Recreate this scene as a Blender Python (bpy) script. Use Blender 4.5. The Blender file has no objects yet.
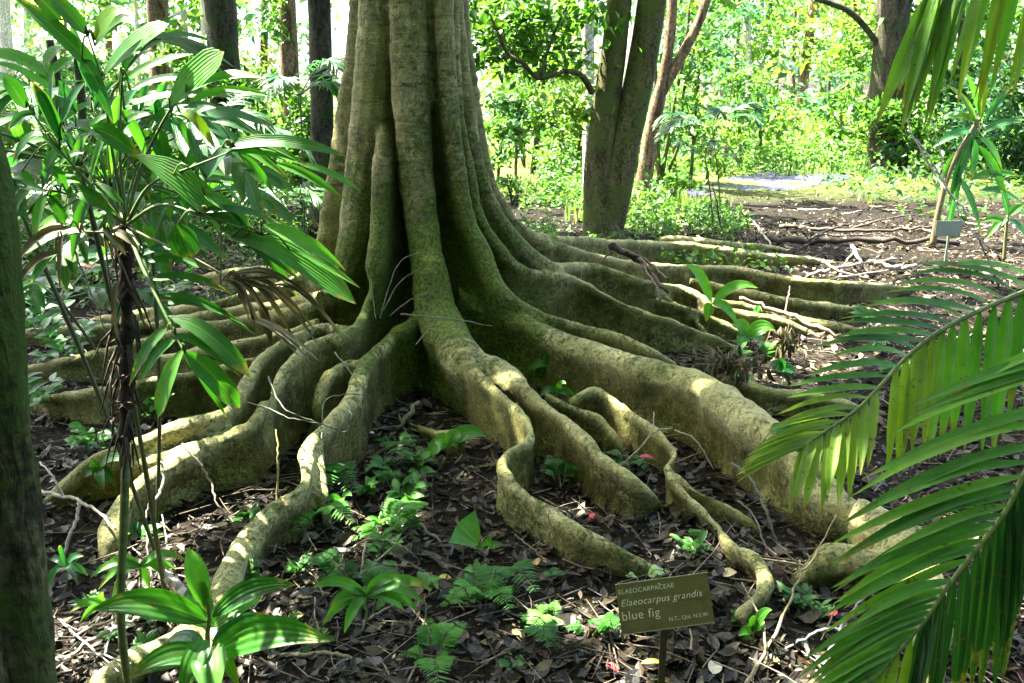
import bpy, bmesh, math, random
import numpy as np
from mathutils import Vector, Matrix

R = math.radians
random.seed(7)
rng = np.random.default_rng(7)
SC = bpy.context.scene
COL = SC.collection

# ------------------------------------------------------------------ camera
CAM_H = 1.6
PITCH = R(16.4)
W, H = 1024, 683
LENS = 30.0
F = LENS / 36.0 * W
cd = bpy.data.cameras.new('camera')
cd.lens = LENS; cd.sensor_width = 36.0; cd.clip_start = 0.05; cd.clip_end = 800
cam = bpy.data.objects.new('camera', cd); COL.objects.link(cam)
cam.location = (0, 0, CAM_H)
cam.rotation_euler = (math.pi / 2 - PITCH, 0, 0)
SC.camera = cam

# ------------------------------------------------------------------ sky, sun, exposure
SUN_EL, SUN_AZ = R(60), R(-62)          # azimuth from +Y, negative = to the left
SUN_DIR = Vector((math.sin(SUN_AZ) * math.cos(SUN_EL), math.cos(SUN_AZ) * math.cos(SUN_EL), math.sin(SUN_EL)))
wd = bpy.data.worlds.new('World'); SC.world = wd; wd.use_nodes = True
nt = wd.node_tree
sky = nt.nodes.new('ShaderNodeTexSky'); sky.sky_type = 'NISHITA'; sky.sun_disc = False
sky.sun_elevation = SUN_EL; sky.sun_rotation = SUN_AZ % (2 * math.pi)
sky.air_density = 0.6; sky.dust_density = 4.0; sky.ozone_density = 0.3
bg = nt.nodes['Background']; bg.inputs['Strength'].default_value = 0.1
nt.links.new(sky.outputs['Color'], bg.inputs['Color'])
sl = bpy.data.lights.new('sun', 'SUN'); sl.energy = 5.0; sl.angle = R(0.5); sl.color = (1.0, 0.95, 0.84)
sun = bpy.data.objects.new('sun', sl); COL.objects.link(sun)
sun.rotation_euler = SUN_DIR.to_track_quat('Z', 'Y').to_euler()
SC.view_settings.view_transform = 'Standard'; SC.view_settings.look = 'None'
SC.view_settings.gamma = 1.0; SC.view_settings.exposure = 3.82
SC.view_settings.use_curve_mapping = False
SC.render.engine = 'CYCLES'
SC.cycles.max_bounces = 6; SC.cycles.diffuse_bounces = 4; SC.cycles.glossy_bounces = 2
SC.cycles.transmission_bounces = 3; SC.cycles.transparent_max_bounces = 4
SC.cycles.caustics_reflective = False; SC.cycles.caustics_refractive = False
SC.cycles.use_denoising = True

# ------------------------------------------------------------------ helpers
CP, SP = math.cos(PITCH), math.sin(PITCH)
def ray(px, py):
    a = (px - W / 2) / F; b = -(py - H / 2) / F
    return Vector((a, CP + b * SP, -SP + b * CP))
def P(px, py, h=0.0):                     # point where the line of sight meets the height h
    d = ray(px, py); return Vector((0, 0, CAM_H)) + d * ((h - CAM_H) / d.z)
def Q(px, py, Y):                         # point on the line of sight at ground distance Y
    d = ray(px, py); return Vector((0, 0, CAM_H)) + d * (Y / d.y)
def pt(px, py, v):                        # v under 2 is a height, above it a distance
    return P(px, py, v) if v < 2 else Q(px, py, v)
def pxm(p):                               # metres per pixel at a point
    return max(0.05, (p.y * CP - (p.z - CAM_H) * SP)) / F

def vnoise(p, seed=0):
    """3-D value noise, p (n,3) -> (n,) in -1..1"""
    p = np.asarray(p, float); i = np.floor(p).astype(np.int64); f = p - i
    f = f * f * (3 - 2 * f)
    def hsh(x, y, z):
        n = (x * 374761393 + y * 668265263 + z * 2147483647 + seed * 1274126177) & 0xffffffff
        n = ((n ^ (n >> 13)) * 1274126177) & 0xffffffff
        return ((n ^ (n >> 16)) & 0xffff) / 32767.5 - 1
    o = 0
    for dx in (0, 1):
        for dy in (0, 1):
            for dz in (0, 1):
                w = (f[:, 0] if dx else 1 - f[:, 0]) * (f[:, 1] if dy else 1 - f[:, 1]) * (f[:, 2] if dz else 1 - f[:, 2])
                o = o + w * hsh(i[:, 0] + dx, i[:, 1] + dy, i[:, 2] + dz)
    return o

def ground_z(x, y):
    x = np.asarray(x, float); y = np.asarray(y, float)
    p = np.stack([x, y, np.zeros_like(x)], -1).reshape(-1, 3)
    z = 0.022 * vnoise(p * 1.7, 3) + 0.012 * vnoise(p * 5.1, 4)
    far = np.clip((y.reshape(-1) - 9) / 20, 0, 1)
    z = z + far * 0.10 * vnoise(p * 0.35, 5)
    return z.reshape(x.shape)

class MB:
    """collects geometry for one mesh object; each vertex carries a colour and leaf coordinates"""
    def __init__(s): s.v = []; s.f = []; s.c = []; s.l = []; s.n = 0
    def add(s, v, f, c=(1, 1, 1), l=None):
        v = np.asarray(v, float).reshape(-1, 3); k = len(v)
        s.v.append(v)
        for q in f: s.f.append(tuple(int(i) + s.n for i in q))
        c = np.asarray(c, float)
        s.c.append(np.tile(c[:3], (k, 1)) if c.ndim == 1 else c)
        s.l.append(np.zeros((k, 3)) if l is None else np.asarray(l, float))
        s.n += k
    def addarr(s, v, f, c, l=None):       # f: (m,4) array
        k = len(v); s.v.append(v); s.f.extend(map(tuple, (f + s.n).tolist())); s.c.append(c)
        s.l.append(np.zeros((k, 3)) if l is None else l); s.n += k
    def tube(s, pts, rad, c=(1, 1, 1), n=8, caps=True):
        pts = [Vector(p) for p in pts]; m = len(pts)
        if not hasattr(rad, '__len__'): rad = [rad] * m
        vs = []; ls = []; ref = None
        for i, p in enumerate(pts):
            t = (pts[min(i + 1, m - 1)] - pts[max(i - 1, 0)])
            if t.length < 1e-9: t = Vector((0, 0, 1))
            t.normalize()
            if ref is None: ref = Vector((1, 0, 0)) if abs(t.x) < 0.8 else Vector((0, 1, 0))
            a = (ref - t * ref.dot(t)); a = a.normalized() if a.length > 1e-6 else t.orthogonal().normalized()
            b = t.cross(a); ref = a
            for j in range(n):
                q = 2 * math.pi * j / n
                vs.append(p + (a * math.cos(q) + b * math.sin(q)) * rad[i]); ls.append((j / n, i / max(1, m - 1), 0))
        fs = [(i * n + j, i * n + (j + 1) % n, (i + 1) * n + (j + 1) % n, (i + 1) * n + j) for i in range(m - 1) for j in range(n)]
        if caps: fs += [tuple(range(n))[::-1], tuple((m - 1) * n + j for j in range(n))]
        s.add([tuple(v) for v in vs], fs, c, ls)
    def blade(s, pts, width, N, c=(1, 1, 1), fold=0.25, prof='lance', ns=9, jag=0.0):
        """a leaf blade along a path, folded on its midrib; N is the side the blade shows"""
        pts = smooth_path([Vector(p) for p in pts], ns); N = Vector(N).normalized(); vs = []; ls = []
        for i, p in enumerate(pts):
            u = i / (ns - 1)
            t = (pts[min(i + 1, ns - 1)] - pts[max(i - 1, 0)]).normalized()
            sd = t.cross(N); sd = sd.normalized() if sd.length > 1e-4 else t.orthogonal().normalized()
            nn = sd.cross(t)
            if prof == 'lance': w = math.sin(math.pi * min(1, u ** 0.75)) ** 0.8
            elif prof == 'palm': w = min(1, (u * 5 + 0.25)) * min(1, ((1 - u) * 2.6) ** 0.75)
            elif prof == 'broad': w = min(1, u * 2.6 + 0.12) ** 0.8 * min(1, ((1 - u) * 4.5) ** 0.6 + (0.0 if u > .99 else .05))
            elif prof == 'heart': w = (min(1, u * 9 + .25)) * (1 - u) ** 0.62 * 1.15
            else: w = 1 - u * 0.75
            w = max(w, 0.03) * width / 2
            k = 1 + jag * (random.random() - .5)
            vs += [p - sd * w * k + nn * fold * w, p - sd * w * .5 * k + nn * fold * w * .42, p, p + sd * w * .5 * k + nn * fold * w * .42, p + sd * w * k + nn * fold * w]
            ls += [(-1, u, 1), (-.5, u, 1), (0, u, 1), (.5, u, 1), (1, u, 1)]
        fs = [(i * 5 + j, i * 5 + j + 1, i * 5 + j + 6, i * 5 + j + 5) for i in range(ns - 1) for j in range(4)]
        s.add([tuple(v) for v in vs], fs, c, ls)
    def leaves(s, pos, nrm, size, asp, cols, droop=None):
        """scatter: every leaf is a folded six-vertex blade"""
        n = len(pos)
        nrm = nrm / np.linalg.norm(nrm, axis=1, keepdims=True)
        r = rng.normal(size=(n, 3)); 
        if droop is not None: r = r * (1 - droop) + np.array([0, 0, -1.0]) * droop * 2
        t = r - nrm * (r * nrm).sum(1, keepdims=True); t /= np.linalg.norm(t, axis=1, keepdims=True) + 1e-9
        b = np.cross(nrm, t); L = np.asarray(size).reshape(-1, 1) * np.ones((n, 1)); Wd = L * np.asarray(asp).reshape(-1, 1) * 0.5
        up = nrm * Wd * 0.35
        v0 = pos - t * L * .5; v1 = pos - t * L * .05 + b * Wd + up; v2 = pos + t * L * .5 - nrm * L * .08; v3 = pos - t * L * .05 - b * Wd + up
        v = np.stack([v0, v1, v2, v3], 1).reshape(-1, 3)
        base = np.arange(n)[:, None] * 4
        f = np.concatenate([base + np.array([[0, 1, 2]]), base + np.array([[0, 2, 3]])], 0)
        l = np.tile(np.array([[0, 0, 1], [1, .45, 1], [0, 1, 1], [-1, .45, 1]], float), (n, 1))
        s.addarr(v, f, np.repeat(cols, 4, 0), l)
    def build(s, name, mat, parent=None, smooth=True):
        me = bpy.data.meshes.new(name)
        v = np.concatenate(s.v) if s.v else np.zeros((0, 3))
        off = Vector((0, 0, 0))
        if parent is not None: off = parent.matrix_world.translation if False else WORLD.get(parent.name, Vector((0, 0, 0)))
        v = v - np.array(off)
        me.from_pydata(v.tolist(), [], s.f); me.update()
        if s.n:
            at = me.attributes.new('Col', 'FLOAT_COLOR', 'POINT')
            c = np.concatenate(s.c); c = np.concatenate([c, np.ones((len(c), 1))], 1).astype(np.float32)
            at.data.foreach_set('color', c.ravel())
            a2 = me.attributes.new('lc', 'FLOAT_VECTOR', 'POINT'); a2.data.foreach_set('vector', np.concatenate(s.l).astype(np.float32).ravel())
        if smooth: me.polygons.foreach_set('use_smooth', [True] * len(me.polygons))
        me.materials.append(mat)
        o = bpy.data.objects.new(name, me); COL.objects.link(o)
        if parent is not None: o.parent = parent
        WORLD[o.name] = off.copy()
        return o
WORLD = {}
def smooth_path(pts, n):
    """Catmull-Rom resampling to n points"""
    pts = [Vector(p) for p in pts]
    if len(pts) == 2: return [pts[0].lerp(pts[1], i / (n - 1)) for i in range(n)]
    e = [pts[0] * 2 - pts[1]] + pts + [pts[-1] * 2 - pts[-2]]
    out = []
    for i in range(n):
        x = i / (n - 1) * (len(pts) - 1); k = min(int(x), len(pts) - 2); u = x - k
        a, b, c, d = e[k:k + 4]
        out.append(0.5 * ((2 * b) + (c - a) * u + (2 * a - 5 * b + 4 * c - d) * u * u + (3 * b - a - 3 * c + d) * u ** 3))
    return out

def tag(o, label=None, cat=None, group=None, kind=None):
    if label: o['label'] = label
    if cat: o['category'] = cat
    if group: o['group'] = group
    if kind: o['kind'] = kind
    return o
def thing(name, loc, label, cat, group=None):
    o = bpy.data.objects.new(name, None); COL.objects.link(o); o.location = loc; o.empty_display_size = 0.1
    WORLD[o.name] = Vector(loc)
    return tag(o, label, cat, group)

# ------------------------------------------------------------------ materials
class NT:
    def __init__(s, name):
        s.m = bpy.data.materials.new(name); s.m.use_nodes = True; s.t = s.m.node_tree
        s.p = s.t.nodes['Principled BSDF']; s.out = s.t.nodes['Material Output']
    def n(s, typ, **kw):
        x = s.t.nodes.new(typ)
        for k, v in kw.items():
            if k.startswith('i_'): x.inputs[int(k[2:]) if k[2:].isdigit() else k[2:].replace('_', ' ')].default_value = v
            else: setattr(x, k, v)
        return x
    def l(s, a, b): s.t.links.new(a, b)
    def noise(s, scale, detail=4, rough=.6, vec=None, dist=0.0):
        x = s.n('ShaderNodeTexNoise'); x.inputs['Scale'].default_value = scale; x.inputs['Detail'].default_value = detail
        x.inputs['Roughness'].default_value = rough; x.inputs['Distortion'].default_value = dist
        if vec is not None: s.l(vec, x.inputs['Vector'])
        return x.outputs['Fac']
    def ramp(s, fac, stops):
        x = s.n('ShaderNodeValToRGB'); e = x.color_ramp.elements
        while len(e) < len(stops): e.new(0.5)
        for i, (p, c) in enumerate(stops):
            e[i].position = p; e[i].color = (*c, 1) if hasattr(c, '__len__') else (c, c, c, 1)
        s.l(fac, x.inputs['Fac']); return x.outputs['Color']
    def mix(s, fac, a, b, mode='MIX'):
        x = s.n('ShaderNodeMix', data_type='RGBA', blend_type=mode)
        for sock, val in ((x.inputs['Factor'], fac), (x.inputs['A'], a), (x.inputs['B'], b)):
            if hasattr(val, 'is_linked'): s.l(val, sock)
            elif hasattr(val, '__len__'): sock.default_value = (*val, 1)[:4]
            else: sock.default_value = val
        return x.outputs['Result']
    def math(s, op, a, b=0.0, c=None, clamp=False):
        x = s.n('ShaderNodeMath', operation=op, use_clamp=clamp)
        for i, val in enumerate((a, b) if c is None else (a, b, c)):
            if hasattr(val, 'is_linked'): s.l(val, x.inputs[i])
            else: x.inputs[i].default_value = val
        return x.outputs[0]
    def bump(s, h, strength=.4, dist=.01, nrm=None):
        x = s.n('ShaderNodeBump'); x.inputs['Strength'].default_value = strength; x.inputs['Distance'].default_value = dist
        s.l(h, x.inputs['Height'])
        if nrm is not None: s.l(nrm, x.inputs['Normal'])
        return x.outputs['Normal']
    def pos(s, sx=1, sy=1, sz=1):
        g = s.n('ShaderNodeNewGeometry'); m = s.n('ShaderNodeMapping'); m.inputs['Scale'].default_value = (sx, sy, sz)
        s.l(g.outputs['Position'], m.inputs['Vector']); return m.outputs['Vector']
    def attr(s, name):
        x = s.n('ShaderNodeAttribute'); x.attribute_name = name; return x

def leaf_mat(name, trans=0.35, rough=0.38, spec=0.3, veins=0.0, midrib=0.25, tint=(1, 1, 1), wear=0.0):
    m = NT(name); col = m.attr('Col').outputs['Color']
    lc = m.attr('lc').outputs['Vector']; sx = m.n('ShaderNodeSeparateXYZ'); m.l(lc, sx.inputs[0])
    ax = m.math('ABSOLUTE', sx.outputs['X'])
    nz = m.noise(14, 3, .6, m.pos())
    col = m.mix(1.0, col, m.ramp(nz, [(.3, .72), (.7, 1.25)]), 'MULTIPLY')
    if midrib:
        mr = m.math('SUBTRACT', 1.0, m.math('MULTIPLY', ax, 9.0), clamp=True)
        col = m.mix(m.math('MULTIPLY', mr, midrib), col, (0.16, 0.30, 0.06))
    bn = None
    if veins:
        wv = m.math('SINE', m.math('MULTIPLY', sx.outputs['X'], veins))
        col = m.mix(m.math('MULTIPLY_ADD', wv, .12, .12), col, (0.07, 0.20, 0.04))
        bn = m.bump(wv, .25, .002)
    if wear:                                  # brown tips, spots and yellowing edges
        n2 = m.noise(26, 4, .65, m.pos()); n3 = m.noise(95, 3, .6, m.pos())
        tip = m.math('ADD', m.math('MULTIPLY', sx.outputs['Y'], .42), m.math('ADD', m.math('MULTIPLY', n2, .62), m.math('MULTIPLY', ax, .07)))
        col = m.mix(m.math('MULTIPLY', m.ramp(tip, [(.70, 0.0), (.78, 1.0)]), wear), col, (.16, .15, .02))
        col = m.mix(m.math('MULTIPLY', m.ramp(tip, [(.80, 0.0), (.83, 1.0)]), wear), col, (.10, .055, .02))
        col = m.mix(m.math('MULTIPLY', m.ramp(m.math('ADD', m.math('MULTIPLY', n3, .6), m.math('MULTIPLY', n2, .4)), [(.60, 0.0), (.63, 1.0)]), wear), col, (.09, .07, .02))
        rgh = m.ramp(n2, [(.35, rough - .06), (.65, rough + .22)]); m.l(rgh, m.p.inputs['Roughness'])
    m.l(col, m.p.inputs['Base Color'])
    if not wear: m.p.inputs['Roughness'].default_value = rough
    m.p.inputs['Specular IOR Level'].default_value = spec
    if bn is not None: m.l(bn, m.p.inputs['Normal'])
    tr = m.n('ShaderNodeBsdfTranslucent'); tc = m.mix(1.0, col, (1.7 * tint[0], 1.9 * tint[1], 0.7 * tint[2]), 'MULTIPLY'); m.l(tc, tr.inputs['Color'])
    mx = m.n('ShaderNodeMixShader'); mx.inputs[0].default_value = trans
    m.l(m.p.outputs[0], mx.inputs[1]); m.l(tr.outputs[0], mx.inputs[2]); m.l(mx.outputs[0], m.out.inputs['Surface'])
    return m.m

def bark_mat(name, c0, c1, moss, moss_amt=0.3, vscale=(9, 9, 2.2), bump=.5, rough=.85):
    m = NT(name)
    v = m.pos(*vscale); n1 = m.noise(1.0, 6, .65, v, .6); n2 = m.noise(30, 4, .6, m.pos())
    col = m.mix(m.ramp(n1, [(.40, 0.0), (.60, 1.0)]), c0, c1)
    col = m.mix(1.0, col, m.ramp(n2, [(.38, .5), (.62, 1.4)]), 'MULTIPLY')
    n3 = m.noise(2.3, 5, .65, m.pos()); mm = m.ramp(m.math('ADD', m.math('MULTIPLY', n3, .7), m.math('MULTIPLY', n2, .3)), [(.60 - .22 * moss_amt, 0.0), (.66 - .18 * moss_amt, 1.0)])
    col = m.mix(m.math('MULTIPLY', mm, min(1, .5 + moss_amt)), col, moss)
    m.l(col, m.p.inputs['Base Color']); m.p.inputs['Roughness'].default_value = rough
    m.p.inputs['Specular IOR Level'].default_value = .2
    m.l(m.bump(m.math('ADD', n1, m.math('MULTIPLY', n2, .4)), bump, .03), m.p.inputs['Normal'])
    return m.m

def plain_col_mat(name, rough=.8, spec=.3, bscale=40, bump=.3, trans=0.0):
    m = NT(name); col = m.attr('Col').outputs['Color']; n = m.noise(bscale, 4, .6, m.pos())
    col = m.mix(1.0, col, m.ramp(n, [(.3, .65), (.7, 1.3)]), 'MULTIPLY')
    m.l(col, m.p.inputs['Base Color']); m.p.inputs['Roughness'].default_value = rough; m.p.inputs['Specular IOR Level'].default_value = spec
    if bump: m.l(m.bump(n, bump, .005), m.p.inputs['Normal'])
    return m.m

def fig_bark():
    m = NT('fig_bark'); g = m.n('ShaderNodeNewGeometry'); pos = m.pos()
    sp = m.n('ShaderNodeSeparateXYZ'); m.l(g.outputs['Position'], sp.inputs[0])
    sn = m.n('ShaderNodeSeparateXYZ'); m.l(g.outputs['Normal'], sn.inputs[0])
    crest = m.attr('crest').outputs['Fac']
    big = m.noise(2.2, 5, .62, pos); mid = m.noise(9, 6, .7, pos, .4); fine = m.noise(55, 5, .75, pos); speck = m.noise(120, 3, .6, pos)
    streak = m.noise(1.0, 5, .65, m.pos(22, 22, 2.0), .5)
    # inner bark tone: olive brown to buff, drawn out in streaks
    col = m.ramp(m.math('ADD', m.math('MULTIPLY', mid, .55), m.math('MULTIPLY', streak, .45)), [(.38, (.038, .030, .005)), (.49, (.10, .083, .015)), (.60, (.19, .165, .040))])
    # brown blotches, then grey green lichen, then pale flecks
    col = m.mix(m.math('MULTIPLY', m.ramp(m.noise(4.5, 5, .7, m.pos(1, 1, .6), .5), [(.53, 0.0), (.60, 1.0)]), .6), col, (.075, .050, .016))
    li = m.ramp(m.math('ADD', m.math('MULTIPLY', fine, .5), m.math('MULTIPLY', m.noise(6, 4, .6, pos), .5)), [(.52, 0.0), (.57, 1.0)])
    col = m.mix(m.math('MULTIPLY', li, m.ramp(big, [(.42, .30), (.56, .85)])), col, (.31, .33, .125))
    # worn, pale crests, the pale also standing in for light on them from above
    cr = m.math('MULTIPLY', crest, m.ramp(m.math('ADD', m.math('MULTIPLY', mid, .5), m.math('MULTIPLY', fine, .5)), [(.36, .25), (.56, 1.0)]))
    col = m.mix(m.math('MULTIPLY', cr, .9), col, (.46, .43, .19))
    al = m.ramp(m.noise(3.2, 4, .6, m.pos(1, 1, .8)), [(.42, 0.0), (.60, 1.0)])
    col = m.mix(m.math('MULTIPLY', al, .5), col, (.135, .145, .016))
    fl = m.ramp(m.math('ADD', m.math('MULTIPLY', speck, .6), m.math('MULTIPLY', mid, .4)), [(.56, 0.0), (.60, 1.0)])
    col = m.mix(m.math('MULTIPLY', fl, .5), col, (.44, .44, .16))
    # moss cushions, thick round the foot of the trunk
    foot = m.n('ShaderNodeVectorMath', operation='DISTANCE'); m.l(g.outputs['Position'], foot.inputs[0]); foot.inputs[1].default_value = (-.3, 4.6, .62)
    near = m.math('SUBTRACT', 1.0, m.math('MULTIPLY', foot.outputs['Value'], .95), clamp=True)
    mo = m.math('ADD', m.math('MULTIPLY', big, .75), m.math('MULTIPLY', m.noise(24, 6, .8, pos), .9))
    mo = m.math('ADD', mo, m.math('MULTIPLY', near, .33)); mo = m.math('ADD', mo, m.math('MULTIPLY', sn.outputs['Z'], .03))
    mof = m.ramp(mo, [(.915, 0.0), (.975, 1.0)])
    col = m.mix(m.math('MULTIPLY', mof, .9), col, m.mix(m.ramp(fine, [(.4, 0.0), (.6, 1.0)]), (.030, .062, .004), (.17, .24, .012)))
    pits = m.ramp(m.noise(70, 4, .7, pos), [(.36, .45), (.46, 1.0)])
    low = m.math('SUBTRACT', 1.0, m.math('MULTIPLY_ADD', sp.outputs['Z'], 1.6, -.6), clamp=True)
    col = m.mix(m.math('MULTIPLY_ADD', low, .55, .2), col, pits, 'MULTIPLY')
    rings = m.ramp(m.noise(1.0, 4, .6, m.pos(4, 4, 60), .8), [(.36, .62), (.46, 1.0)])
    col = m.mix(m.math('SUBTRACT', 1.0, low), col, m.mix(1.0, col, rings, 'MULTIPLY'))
    m.l(col, m.p.inputs['Base Color']); m.p.inputs['Roughness'].default_value = .78; m.p.inputs['Specular IOR Level'].default_value = .3
    wr = m.noise(1.0, 5, .6, m.pos(7, 7, 55), 1.2)
    wz = m.math('MULTIPLY', wr, m.ramp(sp.outputs['Z'], [(.3, .3), (.8, 1.0)]))
    h = m.math('ADD', m.math('MULTIPLY', wz, .6), m.math('ADD', m.math('MULTIPLY', fine, .8), m.math('MULTIPLY', mid, 1.0)))
    h = m.math('ADD', h, m.math('MULTIPLY', mof, m.math('MULTIPLY', m.noise(90, 4, .7, pos), 1.3)))
    h = m.math('ADD', h, m.math('MULTIPLY', pits, .5))
    m.l(m.bump(h, 1.0, .018), m.p.inputs['Normal'])
    return m.m

def soil_mat():
    m = NT('soil'); pos = m.pos()
    n1 = m.noise(3, 6, .7, pos); n2 = m.noise(35, 6, .75, pos); vo = m.n('ShaderNodeTexVoronoi'); vo.inputs['Scale'].default_value = 42; m.l(pos, vo.inputs['Vector'])
    col = m.ramp(n2, [(.3, (.005, .0042, .003)), (.55, (.018, .0145, .009)), (.8, (.06, .05, .032))])
    col = m.mix(.45, col, m.mix(1.0, col, vo.outputs['Color'], 'MULTIPLY'))
    sp = m.n('ShaderNodeSeparateXYZ'); m.l(pos, sp.inputs[0])
    far = m.ramp(m.math('MULTIPLY_ADD', sp.outputs['Y'], .1, -1.25), [(0.0, 0.0), (.35, 1.0)])
    gr = m.mix(n1, (.05, .085, .015), (.14, .17, .04))
    col = m.mix(m.math('MULTIPLY', far, .8), col, gr)
    m.l(col, m.p.inputs['Base Color']); m.p.inputs['Roughness'].default_value = .95; m.p.inputs['Specular IOR Level'].default_value = .1
    m.l(m.bump(m.math('ADD', n2, vo.outputs['Distance']), .8, .02), m.p.inputs['Normal'])
    return m.m

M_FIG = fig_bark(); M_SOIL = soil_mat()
M_LEAF = leaf_mat('small_leaf', .40, .5, .25, 0, 0)
M_PALM = leaf_mat('palm_leaflet', .46, .33, .4, 26, .3, wear=.9)
M_BROAD = leaf_mat('broad_leaf', .42, .32, .4, 14, .5, wear=.8)
M_FERN = leaf_mat('fern_leaf', .4, .5, .3, 0, 0)
M_DRY = leaf_mat('dry_leaf', .06, .6, .35, 20, 0, (1, .8, 1))
M_LITTER = plain_col_mat('leaf_litter', .55, .4, 60, .4)
M_WOOD = plain_col_mat('dead_wood', .8, .25, 70, .6)
M_STEM = plain_col_mat('green_stem', .5, .4, 30, .2)
M_BARK_DARK = bark_mat('dark_bark', (.016, .013, .009), (.06, .05, .03), (.03, .05, .012), .45)
M_BARK_MOSSY = bark_mat('mossy_bark', (.022, .022, .008), (.10, .095, .038), (.05, .085, .012), .8, (30, 30, 7), 1.0)
M_BARK_OLIVE = bark_mat('olive_bark', (.036, .032, .011), (.115, .10, .04), (.06, .08, .014), .65)
M_BARK_BROWN = bark_mat('brown_bark', (.06, .038, .02), (.21, .14, .08), (.08, .09, .03), .15)
M_BARK_PALE = bark_mat('pale_bark', (.30, .26, .21), (.55, .50, .43), (.20, .19, .10), .1)
#PART2
# ------------------------------------------------------------------ the ground
def build_ground():
    xs = np.concatenate([-np.geomspace(400, 6, 26), np.linspace(-5.5, 5.5, 111), np.geomspace(6, 400, 26)])
    ys = np.concatenate([-np.geomspace(60, 1, 10), np.linspace(0, 12, 121), np.geomspace(12.3, 600, 44)])
    X, Y = np.meshgrid(xs, ys); Z = ground_z(X, Y)
    n, k = X.shape
    v = np.stack([X, Y, Z], -1).reshape(-1, 3)
    i = np.arange((n - 1) * (k - 1)); r, c = i // (k - 1), i % (k - 1); a = r * k + c
    f = np.stack([a, a + 1, a + k + 1, a + k], 1)
    mb = MB(); mb.addarr(v, f, np.ones((len(v), 3)))
    o = mb.build('ground', M_SOIL); tag(o, 'dark forest floor of damp soil under fallen leaves', 'ground', kind='structure')
build_ground()

# ------------------------------------------------------------------ the buttressed tree
AX = Q(410, 0, 5.22); AXIS = Vector((AX.x, 5.22, 0))
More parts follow.
